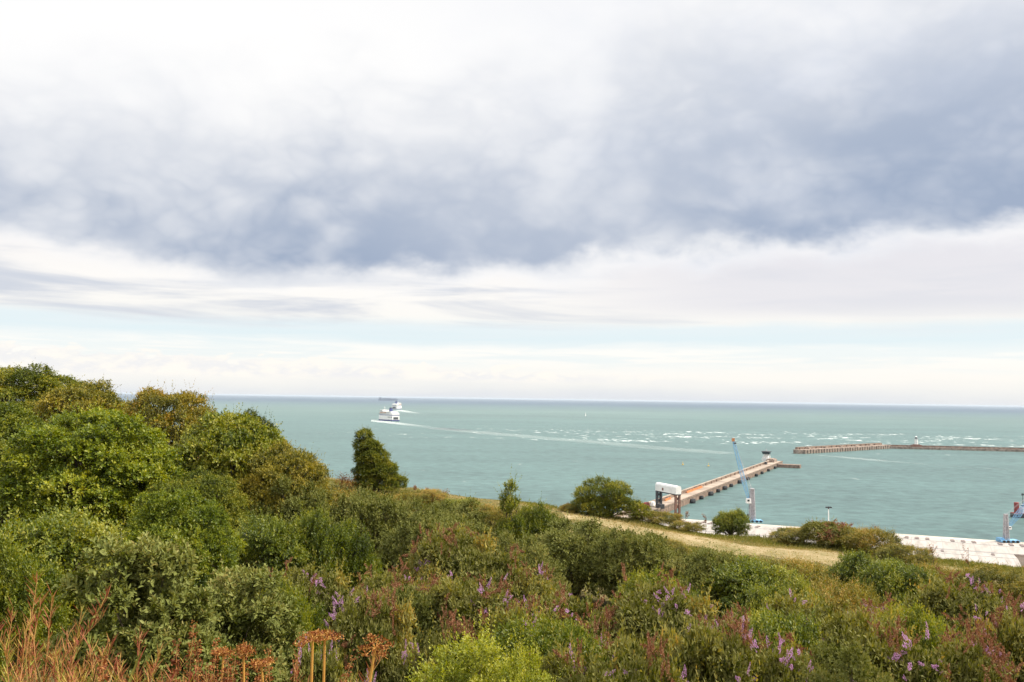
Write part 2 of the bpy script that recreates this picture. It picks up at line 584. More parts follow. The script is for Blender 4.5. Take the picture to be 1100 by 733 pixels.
PATH_X = [-6, 3, 9, 15, 21, 28, 40]
PATH_Y = [60.0, 58.4, 56.6, 55.8, 55.6, 54.6, 51.5]
def path_centre(x):
    return np.interp(x, PATH_X, PATH_Y)
_px = np.arange(3.5, 31.1, 0.5)
_off = np.linspace(-1, 1, 9)
_hw = 2.0 + 0.40 * np.sin(_px * 0.7) + 0.3 * np.sin(_px * 1.9 + 1) + 0.15 * np.sin(_px * 4.3)
PX = np.repeat(_px[None, :], 9, 0)
PY = path_centre(_px)[None, :] + _off[:, None] * _hw[None, :]
PV = np.stack([PX, PY, height(PX, PY) + 0.03], -1).reshape(-1, 3)
_i = np.arange(PV.shape[0]).reshape(9, -1)
PF = np.stack([_i[:-1, :-1], _i[:-1, 1:], _i[1:, 1:], _i[1:, :-1]], -1).reshape(-1, 4)
pth = mesh_np('path', PV, PF, path_material())
tag(pth, 'dry straw-coloured path worn along the cliff edge', 'path', kind='structure')

# ------------------------------------------------------------------ quay below the cliff
M_conc = plain('pale_concrete', (0.50, 0.46, 0.40), 0.9, c2=(0.36, 0.32, 0.27), scale=0.12)
quay = MB().prism([(-30, 110), (60, 120), (70, 512), (84, 516), (256, 440), (420, 366), (420, 110)], -6, 3.0).build('quay', M_conc)
tag(quay, 'concrete harbour quay at the foot of the cliff', 'quay', kind='structure')

# ------------------------------------------------------------------ sea air
def haze_box(density):
    m, gg, out = material('sea_haze')
    v = gg.n('ShaderNodeVolumePrincipled')
    v.inputs['Color'].default_value = (0.74, 0.84, 0.95, 1)
    v.inputs['Density'].default_value = density
    v.inputs['Anisotropy'].default_value = 0.0
    gg.t.links.new(v.outputs[0], out.inputs['Volume'])
    q = W + 500
    o = MB().box((0, q / 2 - 1800, 36.5), (2 * q, q + 3000, 83.0)).build('haze', m)
    tag(o, 'thin pale haze over the sea', 'haze', kind='stuff')
if HAZE > 0: haze_box(HAZE)

# ------------------------------------------------------------------ harbour
M_white = plain('white_paint', (0.80, 0.79, 0.76), 0.5, 0.12, 0.3)
def roof_material():
    m, gg, out = material('white_roof_sheet')
    b = gg.n('ShaderNodeBsdfPrincipled')
    tcn = gg.n('ShaderNodeTexCoord')
    sp = gg.n('ShaderNodeSeparateXYZ')
    gg.t.links.new(tcn.outputs['Object'], sp.inputs[0])
    u = gg.m('FRACT', gg.mul(sp.outputs[0], 1 / 6.1))
    seam = gg.ss(gg.m('ABSOLUTE', gg.sub(u, 0.5)), 0.46, 0.5)
    st = gg.noise(gg.vec(gg.mul(sp.outputs[0], 0.35), gg.mul(sp.outputs[1], 0.06)), 1.0, 6.0, 0.65, 0.3)
    bay = gg.noise(gg.vec(gg.m('FLOOR', gg.mul(sp.outputs[0], 1 / 6.1)), gg.m('FLOOR', gg.mul(sp.outputs[1], 1 / 15.0))), 3.7, 0.0)
    c = gg.mix(gg.ss(st, 0.42, 0.72), (0.40, 0.365, 0.335), (0.26, 0.235, 0.21))
    c = gg.mix(gg.mul(gg.ss(bay, 0.4, 0.7), 0.35), c, (0.33, 0.30, 0.27))
    c = gg.mix(gg.mul(seam, 0.45), c, (0.17, 0.155, 0.145))
    gg.put(b.inputs['Base Color'], c)
    b.inputs['Roughness'].default_value = 0.7
    b.inputs['Specular IOR Level'].default_value = 0.25
    gg.t.links.new(b.outputs[0], out.inputs[0])
    return m
M_roof = roof_material()
M_roofgrey = plain('roof_gutter', (0.42, 0.41, 0.40), 0.7)
M_skylight = plain('weathered_rooflight', (0.20, 0.15, 0.135), 0.5, scale=0.5)
M_dark = plain('dark_steel', (0.055, 0.055, 0.06), 0.6)
M_rust = plain('rusty_wall', (0.26, 0.13, 0.09), 0.85, c2=(0.16, 0.09, 0.07), scale=0.6)
M_deck = plain('pier_deck', (0.37, 0.305, 0.245), 0.9, c2=(0.22, 0.175, 0.14), scale=0.09)
M_stone = plain('breakwater_stone', (0.36, 0.285, 0.235), 0.9, c2=(0.17, 0.125, 0.10), scale=0.22)
M_pierside = plain('weathered_pier_side', (0.27, 0.19, 0.145), 0.9, c2=(0.12, 0.085, 0.065), scale=0.35)
M_rubber = plain('black_rubber', (0.03, 0.032, 0.035), 0.7)
M_blue = plain('crane_blue', (0.20, 0.43, 0.66), 0.6, 0.2)
M_greysteel = plain('grey_steel', (0.45, 0.43, 0.45), 0.6, 0.3, 0.8)
M_orange = plain('orange_paint', (0.62, 0.23, 0.07), 0.6, c2=(0.38, 0.17, 0.08), scale=0.4)
M_glass = plain('dark_glass', (0.03, 0.04, 0.05), 0.15, spec=0.6)
M_navy = plain('navy_paint', (0.06, 0.075, 0.22), 0.5)
M_red = plain('dark_red_paint', (0.28, 0.05, 0.045), 0.6)
M_yellow = plain('buoy_yellow', (0.70, 0.45, 0.08), 0.6)
M_shipgrey = plain('ship_bluegrey', (0.22, 0.27, 0.36), 0.7)

# --- terminal building with the long white roof (z 3 .. 10)
b0 = onz(700, 555.8, 10.0); b1 = onz(1100, 584.0, 10.0)
ex = (b1 - b0); ex.z = 0; ex.normalize()
rzb = math.atan2(ex.y, ex.x)
bt = thing('terminal_building', 'long low harbour building with broad white roof and rows of small rooflights', 'building', (b0.x, b0.y, 3.0), rzb)
LB = 330.0; DB = 62.0          # local x along the building, local y towards the sea (depth goes to -y)
LF = (onz(1093, 600, 10.0) - b0).dot(ex)
MB().box((LB / 2, -15.0, 3.0), (LB - 1.2, 29.0, 6.0)).box((LF / 2, -46.0, 2.85), (LF - 1.2, 30.0, 5.7)).build('wall', M_conc, bt)
rf = MB()
rf.raw([(0, 0, 6.5), (LB, 0, 6.5), (LB, -15, 7.3), (0, -15, 7.3), (LB, -30, 6.5), (0, -30, 6.5), (0, 0, 6.0), (LB, 0, 6.0), (LB, -30, 6.0), (0, -30, 6.0)],
       [(0, 1, 2, 3), (3, 2, 4, 5), (6, 7, 1, 0), (9, 5, 4, 8), (6, 0, 3, 5, 9), (7, 8, 4, 2, 1), (6, 9, 8, 7)])
roof_back = rf.build('roof', M_roof, bt)
rf = MB()
rf.raw([(0, -31, 6.3), (LF, -31, 6.3), (LF, -46, 7.0), (0, -46, 7.0), (LF, -DB, 6.2), (0, -DB, 6.2), (0, -31, 5.75), (LF, -31, 5.75), (LF, -DB, 5.75), (0, -DB, 5.75)],
       [(0, 1, 2, 3), (3, 2, 4, 5), (6, 7, 1, 0), (9, 5, 4, 8), (6, 0, 3, 5, 9), (7, 8, 4, 2, 1), (6, 9, 8, 7)])
roof_front = rf.build('roof', M_roof, bt)
gt = MB()
gt.box((LF / 2, -30.5, 6.15), (LF, 0.9, 0.5))
gt.build('gutter', M_roofgrey, bt)
MB().box((LF / 2, -DB - 0.35, 5.7), (LF, 0.6, 0.7)).build('gutter', M_roofgrey, bt)
MB().box((LB / 2, -15, 7.33), (LB, 0.5, 0.12)).build('ridge_cap', M_roofgrey, roof_back)
MB().box((LF / 2, -46, 7.04), (LF, 0.5, 0.12)).build('ridge_cap', M_roofgrey, roof_front)
sk0 = MB().box((0, 0, 0.14), (1.5, 3.0, 0.45)).build('rooflight', M_skylight, roof_back)
sk0.location = (6, -7.5, 6.9)
nsky = 0
for gi in range(16):
    for k in range(3):
        for yy in (-5.2, -10.0):
            xx = 9 + gi * 18.5 + k * 4.2
            if xx > 250: continue
            s = sk0.copy(); col.objects.link(s); s.parent = roof_back
            s.location = (xx, yy, 6.5 + 0.8 * (-yy) / 15); nsky += 1
sk1 = MB().box((0, 0, 0.2), (1.0, 4.6, 0.4)).build('rooflight', M_skylight, roof_front)
sk1.location = (LF - 8, -38.0, 6.6)
for gi in range(1, 9):
    s = sk1.copy(); col.objects.link(s); s.parent = roof_front
    s.location = (LF - 8 - gi * 18.5, -38.0 - (gi % 2) * 0.6, 6.6)
MB().box((LF + 14, -50, 1.6), (26, 22, 3.2)).build('annexe', M_red, bt)

# --- pier: deck, sea wall along its left side, fenders on the right
c0 = onz(700, 544.5, 5.0)
c1 = onz(829, 497.0, 5.0)
ax = c1 - c0; ax.z = 0
LP = ax.length; ax.normalize()
rzp = math.atan2(ax.y, ax.x)
pr = thing('pier', 'long concrete pier with a parapet wall and black fenders reaching out to the control tower', 'pier', (c0.x, c0.y, -0.8), rzp)
Y0 = -90.0
MB().prism([(Y0, -5.6), (LP + 42, -5.6), (LP + 42, 5.6), (Y0, 5.6)], 4.6, 5.0).build('deck', M_deck, pr)
MB().prism([(Y0, -5.3), (LP + 41.6, -5.3), (LP + 41.6, 5.3), (Y0, 5.3)], -3.0, 4.6).build('pier_side', M_pierside, pr)
w = MB()
w.prism([(Y0, 4.5), (LP + 30, 4.5), (LP + 30, 6.0), (Y0, 6.0)], 5.0, 6.9)
for k in range(30):
    w.box((Y0 + 8 + k * (LP + 112) / 30, 4.2, 5.85), (1.2, 0.6, 1.7))
w.build('parapet_wall', M_pierside, pr)
MB().prism([(Y0, 4.35), (LP + 30, 4.35), (LP + 30, 6.15), (Y0, 6.15)], 6.9, 7.15).build('coping', M_deck, pr)
MB().prism([(Y0, -5.7), (LP + 42, -5.7), (LP + 42, -5.1), (Y0, -5.1)], 5.0, 5.5).build('kerb', M_pierside, pr)
f0 = None
for k, px in enumerate((737.5, 747, 757, 765, 772, 779, 788, 797, 806, 812, 819, 826)):
    q = onz(px, 0.0 + 537.5 - (px - 737.5) * 0.405, 1.6) - c0
    sloc = Vector((q.x, q.y, 0)).dot(ax)
    big = px in (737.5, 757, 772, 788)
    if f0 is None:
        f0 = MB().lathe([(0.3, -1.6), (2.0, -1.4), (2.3, 0.0), (2.0, 1.4), (0.3, 1.6)], n=12).build('fender', M_rubber, pr)
        o = f0
    else:
        o = f0.copy(); col.objects.link(o); o.parent = pr
    o.location = (sloc, -6.5, 2.1)
    o.scale = (1.7, 0.9, 1.0) if big else (0.9 + 0.25 * (k % 3) / 2, 0.7, 0.8)
# hammer head of the pier
hd = onz(836, 498.5, 4.5) - c0
h0 = Vector((hd.x, hd.y, 0)).dot(ax)
MB().box((h0 + 16, -12.0, 0.6), (12, 34.0, 7.2)).build('pier_head', M_pierside, pr)
MB().box((h0 + 34, 4.0, 6.4), (20, 9.0, 2.8)).box((h0 + 34, 4.0, 8.1), (16, 6.0, 1.2)).build('store_building', M_stone, pr)

# --- control tower at the pier end
tp = onz(823.5, 494.6, 5.0)
tw = thing('control_tower', 'small white control tower with a wide dark cabin at the end of the pier', 'tower', (tp.x, tp.y, 4.2), rzp)
t = MB()
t.box((0, 0, 1.6), (11, 9, 3.2)).box((0.0, 0, 5.2), (4.2, 4.2, 5.4)).box((-3.6, 2.4, 3.6), (3, 2, 4.6))
for sx in (-2.6, 2.6):
    for sy in (-2.6, 2.6):
        t.tube([(sx * 1.5, sy * 1.5, 3.2), (sx * 0.9, sy * 0.9, 8.2)], 0.28, 5)
t.build('tower_shaft', M_white, tw)
MB().box((0, 0, 9.2), (8.6, 7.6, 2.0), taper=1.12).build('cabin', M_glass, tw)
MB().box((0, 0, 10.5), (10.6, 9.6, 0.5)).box((0, 0, 8.0), (8.4, 7.4, 0.4)).build('cabin_roof', M_dark, tw)
MB().tube([(-2.5, 0, 10.7), (-2.5, 0, 14.6)], [0.25, 0.12], 5).box((-2.5, 0, 12.2), (3.4, 0.5, 1.0)).tube([(2.2, 0, 10.7), (2.2, 0, 13.0)], 0.12, 5).build('mast', M_greysteel, tw)

# --- vehicles on the pier
def van(label, c, s, d=0.0, rz=0.0, mat=M_dark, hgt=2.6, length=6.0):
    p = Vector((c0.x, c0.y, 4.2)) + Vector((ax.x, ax.y, 0)) * s + Vector((-ax.y, ax.x, 0)) * d
    v = thing('parked_van', label, 'van', p, rzp + rz, 'vehicles parked on the pier')
    MB().box((0, 0, 0.35 + hgt * 0.28), (length, 2.1, hgt * 0.5)).box((-0.5, 0, 0.35 + hgt * 0.72), (length - 1.6, 1.95, hgt * 0.46), taper=0.93).build('body', mat, v)
    MB().box((length / 2 - 1.05, 0, 0.35 + hgt * 0.66), (0.2, 1.8, hgt * 0.3)).build('windscreen', M_glass, v)
    wh = None
    for sx in (-1, 1):
        for sy in (-1, 1):
            if wh is None:
                mbw = MB(); mbw.tube([(0, -0.15, 0), (0, 0.15, 0)], 0.42, 10)
                wh = mbw.build('wheel', M_rubber, v); o = wh
            else:
                o = wh.copy(); col.objects.link(o); o.parent = v
            o.location = (sx * length * 0.32, sy * 0.98, 0.42)
    return v
sv0 = (onz(817, 498.0, 5.0) - c0).dot(ax)
van('dark van parked on the deck just short of the control tower', c0, sv0, 2.5)
van('white van parked under the near end of the gantry beam', c0, 9.0, 1.6, mat=M_white)
van('red lorry parked by the parapet wall at the near end of the pier', c0, -3.0, 2.6, mat=M_red, hgt=3.4, length=9.0)

def barrier(label, s, d, length, h):
    p = Vector((c0.x, c0.y, 4.2)) + Vector((ax.x, ax.y, 0)) * s + Vector((-ax.y, ax.x, 0)) * d
    o = MB()
    nb = int(length / 3)
    for k in range(nb):
        o.box((-length / 2 + (k + 0.5) * length / nb, 0, h * 0.5), (length / nb * 0.93, 1.3, h), taper=0.82)
    o.tube([(-length / 2, 0, h + 0.25), (length / 2, 0, h + 0.25)], 0.12, 5)
    ob = o.build('barrier_run', M_orange, loc=p, rz=rzp)
    return tag(ob, label, 'barrier')
s1 = (onz(743, 525.5, 5.0) - c0).dot(ax)
barrier('long run of orange barriers along the pier parapet beyond the gantry', s1, 3.2, 48.0, 1.1)
s2 = (onz(711, 536.5, 5.0) - c0).dot(ax)
barrier('short run of orange barriers seen through the legs of the white gantry', s2 + 4, 3.0, 14.0, 1.1)

# --- white gantry standing over the berth
ga = onz(707.5, 545.5, 4.0); gb = onz(728.3, 554.0, 2.0)
gx = Vector((gb.x - ga.x, gb.y - ga.y, 0)); LG = gx.length
gt_ = thing('linkspan_gantry', 'white box-beam gantry on dark legs straddling the near end of the pier', 'gantry', (ga.x, ga.y, 0.0), math.atan2(gx.y, gx.x))
zb, ztop = at(718, 529.0, (ga.y + gb.y) / 2).z, at(718, 520.3, (ga.y + gb.y) / 2).z
prof = []
hh = (ztop - zb)
for yy, zz in ((-1.9, 0), (1.9, 0), (1.9, hh * 0.76), (1.4, hh * 0.94), (0.5, hh), (-0.5, hh), (-1.4, hh * 0.94), (-1.9, hh * 0.76)):
    prof.append((yy, zb + zz))
n = len(prof)
vs = [(-0.9, y, z) for y, z in prof] + [(LG + 0.6, y, z) for y, z in prof]
beam = MB().raw(vs, [tuple(range(n)), tuple(range(2 * n - 1, n - 1, -1))] + [(i, i + n, (i + 1) % n + n, (i + 1) % n) for i in range(n)]).build('beam', M_white, gt_)
MB().box((LG * 0.36, -1.93, zb + hh * 0.34), (1.7, 0.12, 1.6)).build('hatch', M_rust, beam)
MB().box((LG / 2 - 0.15, 0, zb - 0.35), (LG + 1.3, 3.6, 0.6)).build('beam_soffit', M_dark, beam)
for k, lx in enumerate((0.3, LG - 0.6)):
    lg = MB()
    zl = 3.5 if k == 0 else 0.5
    wd = 1.9 if k == 0 else 1.1
    for sy in (-1.3, 1.3):
        lg.box((lx, sy, (zb - 0.6 + zl) / 2), (wd, 1.1, zb - 0.6 - zl))
    hgt = zb - 0.6 - zl
    for q in range(3):
        z0, z1 = zl + hgt * q / 3, zl + hgt * (q + 1) / 3
        lg.tube([(lx, -1.3, z0), (lx, 1.3, z1)], 0.3, 5).tube([(lx, 1.3, z0), (lx, -1.3, z1)], 0.3, 5)
    if k == 0:
        lg.box((lx + 3.2, -1.0, 5.4), (5.4, 3.0, 2.6))
    lg.build('leg', M_dark if k == 0 else M_rust, gt_)

# --- breakwater in two runs with a lighthouse
w0 = onz(856.5, 487.6, 0.0); w1 = onz(952, 481.8, 0.0); w2 = onz(1160, 487.0, 0.0)
d1 = w1 - w0; d1.z = 0; L1 = d1.length; d1.normalize()
bw = thing('breakwater', 'brown stone breakwater, broad at its head and low beyond the lighthouse', 'breakwater', (w0.x, w0.y, 0), math.atan2(d1.y, d1.x))
mb = MB()
mb.prism([(0, -2), (10, -7), (L1, -7), (L1, 9), (8, 9), (0, 6)], -3, 5.6)
for k in range(34):
    mb.box((8 + k * (L1 - 10) / 34, -7.4, 2.6), (1.6, 1.4, 5.0 + (k % 3) * 0.4))
mb.build('rampart', M_stone, bw)
mb = MB()
mb.prism([(6, 3), (L1 - 8, 3), (L1 - 8, 6.5), (6, 6.5)], 5.6, 8.6)
for k in range(16):
    mb.box((12 + k * (L1 - 30) / 16, 2.4, 6.9), (3.0, 1.2, 2.4 + (k * 7 % 3) * 0.5))
mb.build('upper_wall', M_pierside, bw)
for k in range(5):
    MB().box((L1 * 0.12 + k * L1 * 0.17, -0.5, 6.7), (9.0, 3.0, 2.2)).build('casemate', M_stone, bw)
Ri = Matrix.Rotation(-math.atan2(d1.y, d1.x), 3, 'Z')
q2 = Ri @ (w2 - w0)
q1 = Vector((L1 - 3, 0, 0))
dd = (q2 - q1).normalized(); nn_ = Vector((-dd.y, dd.x, 0))
poly = [(q1 - nn_ * 4.5)[:2], (q2 - nn_ * 4.5)[:2], (q2 + nn_ * 4.5)[:2], (q1 + nn_ * 4.5)[:2]]
MB().prism(poly, -3, 3.6).build('low_rampart', M_stone, bw)
poly = [(q1 + nn_ * 2.0)[:2], (q2 + nn_ * 2.0)[:2], (q2 + nn_ * 4.0)[:2], (q1 + nn_ * 4.0)[:2]]
MB().prism(poly, 3.6, 5.9).build('low_parapet', M_pierside, bw)

lp = w1.lerp(w2, (985.5 - 952) / (1160 - 952)); lp = Vector((lp.x, lp.y, 3.6))
lh = thing('lighthouse', 'small white lighthouse on the far breakwater', 'lighthouse', lp)
MB().box((0, 0, 1.5), (15, 7, 3.0)).box((0, 0, 3.4), (9, 6, 0.8)).build('plinth', M_rust, lh)
MB().lathe([(2.7, 3.8), (2.3, 12.5)], n=14).build('tower', M_white, lh, smooth=False)
MB().lathe([(3.1, 12.5), (3.1, 13.0)], n=14).build('gallery', M_greysteel, lh)
MB().lathe([(1.5, 13.0), (1.5, 15.2)], n=10).build('lantern', M_glass, lh)
MB().lathe([(1.9, 15.2), (1.2, 16.1), (0.1, 16.7)], n=10).build('lantern_roof', M_white, lh)

# --- cranes
def lattice(mb, p0, p1, w0, w1, r=0.12, bays=8):
    """Four chords with diagonal bracing between two points."""
    p0, p1 = Vector(p0), Vector(p1)
    d = (p1 - p0).normalized()
    u = d.cross(Vector((0, 1, 0)) if abs(d.y) < 0.9 else Vector((1, 0, 0))).normalized()
    v = d.cross(u)
    def corner(t, k):
        w = (w0 * (1 - t) + w1 * t) / 2
        su, sv = ((-1, -1), (1, -1), (1, 1), (-1, 1))[k % 4]
        return p0.lerp(p1, t) + u * su * w + v * sv * w
    for k in range(4):
        mb.tube([corner(0, k), corner(1, k)], r, 4)
        for b in range(bays):
            t0, t1 = b / bays, (b + 1) / bays
            a, c = (k, k + 1) if b % 2 else (k + 1, k)
            mb.tube([corner(t0, a), corner(t1, c)], r * 0.65, 4)
            mb.tube([corner(t1, k), corner(t1, k + 1)], r * 0.65, 4)

def crane(label, base, top_px, tip, cabz, tw, tip_orange, hook, cabx=-2.2, cs_=1.0):
    """Quayside luffing crane: blue base, grey lattice tower, white cab, blue lattice jib."""
    c = thing('harbour_crane', label, 'crane', base, 0.0, 'cranes on the quay')
    H = top_px.z - base.z
    MB().box((0.8, 0, 0.7), (9.0, 5.5, 1.0)).box((-3, 0, 1.7), (2.5, 3, 1.0)).build('chassis', M_blue, c)
    wm = None
    for sx in (-3.2, -1.2, 1.2, 3.4):
        for sy in (-2.9, 2.9):
            if wm is None:
                wm = MB().tube([(0, -0.3, 0), (0, 0.3, 0)], 0.65, 10).build('wheel', M_rubber, c); o = wm
            else:
                o = wm.copy(); col.objects.link(o); o.parent = c
            o.location = (sx + 0.6, sy, 0.65)
    t = MB()
    lattice(t, (0, 0, 1.2), (0, 0, H), tw, tw * 0.62, 0.22, 9)
    t.box((0, 0, H * 0.35), (tw * 0.62, tw * 0.62, H * 0.62))
    t.box((0, 0, H * 0.8), (tw * 0.45, tw * 0.45, H * 0.38))
    t.box((0, 0, H + 0.1), (tw * 0.8, tw * 0.8, 0.35))
    t.build('tower', M_greysteel, c)
    MB().box((cabx, -0.6, cabz), (2.6 * cs_, 2.8 * cs_, 2.6 * cs_), taper=0.85).box((cabx * 0.4, 0.8, cabz - 1.0), (3.0 * cs_, 2.4 * cs_, 1.4 * cs_)).build('cab', M_white, c)
    MB().box((cabx - 0.35 * cs_, -0.6 - 1.42 * cs_, cabz + 0.25), (1.2 * cs_, 0.1, 1.0 * cs_)).build('cab_window', M_glass, c)
    tl = Vector(tip) - Vector(base)
    foot = Vector((cabx * 0.7, 0.5, cabz - 0.4))
    j = MB()
    mid = foot.lerp(tl, 0.30); mid2 = foot.lerp(tl, 0.88)
    lattice(j, foot, mid, 0.7, 2.1, 0.09, 6)
    lattice(j, mid, mid2, 2.1, 1.4, 0.09, 14)
    lattice(j, mid2, tl, 1.4, 0.6, 0.09, 4)
    j.build('jib', M_blue, c)
    if tip_orange:
        MB().box(tl + Vector((0, 0, 0.2)), (1.5, 1.2, 1.8)).build('jib_head', M_orange, c)
        MB().lathe([(0.9, -0.4), (0.9, 0.4)], c=tl + Vector((0.9, 0, -1.7)), n=10).build('sheave', M_dark, c)
    r = MB()
    for dy in (-0.4, 0.4):
        r.tube([(0, dy, H), tl + Vector((0, dy, 0))], 0.05, 4)
    r.tube([(0, 0, H), foot.lerp(tl, 0.35)], 0.05, 4)
    r.build('stay_rope', M_greysteel, c)
    if hook:
        hx = foot + Vector((-0.6, -0.5, -2.0))
        MB().tube([hx, hx + Vector((-0.3, 0, -cabz * 0.42))], 0.07, 4).box(hx + Vector((-0.3, 0, -cabz * 0.42 - 0.7)), (0.7, 0.5, 1.4)).build('hook_block', M_dark, c)
    return c
kb = onz(808, 560.8, 3.0)
crane('tall crane with grey tower and long blue jib with orange tip raised over the pier', kb, at(809.5, 525.5, kb.y), at(787.6, 473.0, kb.y + 4), at(806, 538, kb.y).z - 3.0, 2.9, True, True)
kb2 = onz(1081, 582.5, 3.0)
crane('crane with blue jib leaning right out of the photo behind the white roof', kb2, at(1081, 553.0, kb2.y), at(1118, 522.0, kb2.y + 3), at(1083, 567.0, kb2.y).z - 3.0, 2.0, False, False, cabx=1.4, cs_=0.55)

# --- tall light mast on the quay
lb = at(890, 545.0, 470.0)
lm = thing('light_mast', 'tall thin white light mast with a dark head behind the reddish bushes', 'lamp post', (lb.x, lb.y, 0 if lb.y > 520 else 3.0))
Hm = lb.z - 3.0
MB().tube([(0, 0, 0), (0, 0, Hm)], [0.34, 0.2], 8).build('mast', M_white, lm)
hd_ = MB().box((0, 0, Hm - 0.3), (0.5, 0.5, 1.3)).box((0, 0, Hm + 0.1), (3.0, 0.3, 0.3)).build('crossarm', M_dark, lm)
l0 = None
for k, sx in enumerate((-1.35, -0.55, 0.55, 1.35)):
    if l0 is None:
        l0 = MB().box((0, 0, 0), (0.55, 0.8, 0.5)).build('floodlight', M_dark, lm); o = l0
    else:
        o = l0.copy(); col.objects.link(o); o.parent = lm
    o.location = (sx, -0.25, Hm - 0.15)

# --- workboat at its mooring, cut by the edge of the photograph
tb = onz(1096, 556.0, 0.0)
tg = thing('workboat', 'black and dark red workboat moored off the quay at the edge of the photo', 'boat', (tb.x, tb.y, 0.0), R(8))
out_ = [(-4.5, -3.2), (14, -3.6), (20, -2), (23, 0), (20, 2), (14, 3.6), (-4.5, 3.2)]
MB().prism(out_, -1.0, 2.4).build('hull', M_dark, tg)
MB().prism([(x * 0.99, y * 0.97) for x, y in out_], 2.4, 2.9).build('bulwark', M_red, tg)
MB().box((2.6, 0, 4.6), (4.6, 4.2, 3.4)).box((3.2, 0, 7.2), (3.0, 3.2, 1.8)).build('wheelhouse', M_white, tg)
MB().box((3.2, -1.63, 7.3), (2.5, 0.1, 0.9)).box((1.66, 0, 7.3), (0.1, 2.6, 0.9)).build('window', M_glass, tg)
MB().lathe([(1.5, 2.4), (1.5, 9.2), (1.25, 9.4)], c=(-2.4, 0, 0), n=14).build('funnel', M_red, tg)
MB().tube([(2.0, 0, 8.0), (2.0, 0, 15.2)], [0.22, 0.1], 6).box((2.0, 0, 13.6), (0.2, 2.4, 0.2)).box((2.0, 0, 14.4), (1.0, 1.0, 0.9)).build('mast', M_dark, tg)
MB().box((9, 0, 3.9), (4, 3, 2.0)).box((14, 1, 3.5), (3, 2, 1.4)).build('winch', M_dark, tg)

# --- ferries
def ferry(label, loc, rz, L, B, H, group='white ferries under way'):
    """Roll-on roll-off ferry; bow towards +x, stern at -L/2."""
    f = thing('ferry', label, 'ferry', loc, rz, group)
    def deck(x0, x1, b, z0, z1, bow, k=1.0):
        return [(x0, -b), (x1 - bow, -b), (x1 - bow * 0.35, -b * 0.55), (x1, 0), (x1 - bow * 0.35, b * 0.55), (x1 - bow, b), (x0, b)], z0, z1
    h = L / 2; b = B / 2
    m1 = MB(); o_, z0, z1 = deck(-h, h, b, 0, 0, L * 0.16)
    m1.prism(o_, -1.0, H * 0.10); m1.build('boot_stripe', M_navy, f)
    m2 = MB(); m2.prism([(x * 0.998, y * 1.002) for x, y in o_], H * 0.10, H * 0.42)
    hull = m2.build('hull', M_white, f)
    MB().box((-h * 1.0 - 0.06, 0, H * 0.22), (0.3, B * 0.62, H * 0.17)).build('stern_door', M_dark, hull)
    st = MB()
    o2, _, _ = deck(-h * 0.98, h * 0.80, b * 0.995, 0, 0, L * 0.10)
    st.prism([(x, y * 1.006) for x, y in o2], H * 0.42, H * 0.475)
    st.build('deck_stripe', M_navy, hull)
    m3 = MB()
    m3.prism([(x, y) for x, y in o2], H * 0.475, H * 0.60)
    o3, _, _ = deck(-h * 0.86, h * 0.74, b * 0.93, 0, 0, L * 0.08)
    m3.prism(o3, H * 0.60, H * 0.72)
    sup = m3.build('superstructure', M_white, f)
    wn = MB()
    for s in (-1, 1):
        wn.box((-h * 0.06, s * (b * 0.93), H * 0.66), (h * 1.25, 0.16, H * 0.035))
        wn.box((-h * 0.02, s * (b * 0.997), H * 0.54), (h * 1.4, 0.16, H * 0.03))
    wn.build('window', M_glass, sup)
    dk = MB()
    for s in (-1, 1):
        for xx in (-h * 0.92, -h * 0.72, -h * 0.52):
            dk.box((xx, s * b * 1.004, H * 0.30), (h * 0.11, 0.2, H * 0.075))
    dk.build('hull_opening', M_dark, hull)
    o4, _, _ = deck(h * 0.22, h * 0.70, b * 0.98, 0, 0, L * 0.05)
    br = MB().prism(o4, H * 0.72, H * 0.82).build('bridge', M_white, f)
    MB().box((h * 0.45, 0, H * 0.775), (h * 0.36, B * 0.99, H * 0.03)).build('bridge_window', M_glass, br)
    fn = MB().box((-h * 0.36, 0, H * 0.84), (L * 0.10, B * 0.30, H * 0.24), taper=0.8).build('funnel', M_navy, f)
    MB().box((-h * 0.36, 0, H * 0.985), (L * 0.07, B * 0.2, H * 0.05)).build('funnel_cap', M_dark, fn)
    MB().tube([(h * 0.42, 0, H * 0.82), (h * 0.42, 0, H * 1.12)], [0.6, 0.25], 5).box((h * 0.42, 0, H), (0.5, B * 0.22, 0.5)).build('mast', M_white, f)
    bt_ = None
    for s in (-1, 1):
        for k in range(5):
            if bt_ is None:
                bt_ = MB().box((0, 0, 0), (L * 0.045, 1.6, 2.0), taper=0.7).build('lifeboat', M_orange, f); o = bt_
            else:
                o = bt_.copy(); col.objects.link(o); o.parent = f
            o.location = (-h * 0.15 + k * L * 0.085, s * (b * 0.97), H * 0.625)
    return f
fp = onz(416.5, 452.2, 0.0)
ferry('larger white ferry with navy stripe and dark funnel leaving a long wake', (fp.x, fp.y, 0), R(90 + 36), 96.0, 24.0, 38.0)
fp2 = onz(426.6, 439.8, 0.0)
ferry('smaller white ferry farther out, seen stern-on behind the larger ferry', (fp2.x, fp2.y, 0), R(90 - 4), 170.0, 27.5, 44.0)

cp = onz(417.5, 427.8, 0.0)
cp = Vector((cp.x, cp.y, 0)); k_ = 15000.0 / cp.y; cp = Vector((cp.x * k_, 15000.0, 0))
cs = thing('cargo_ship', 'long hazy blue-grey cargo ship on the horizon', 'cargo ship', cp, R(2))
MB().prism([(-170, -20), (150, -20), (175, 0), (150, 20), (-170, 20)], -1, 30).build('hull', M_shipgrey, cs)
MB().box((-140, 0, 42), (40, 36, 26)).build('bridge_house', M_shipgrey, cs)
MB().box((-30, 0, 36), (150, 34, 12)).box((90, 0, 34), (70, 32, 9)).build('container_stack', M_shipgrey, cs)

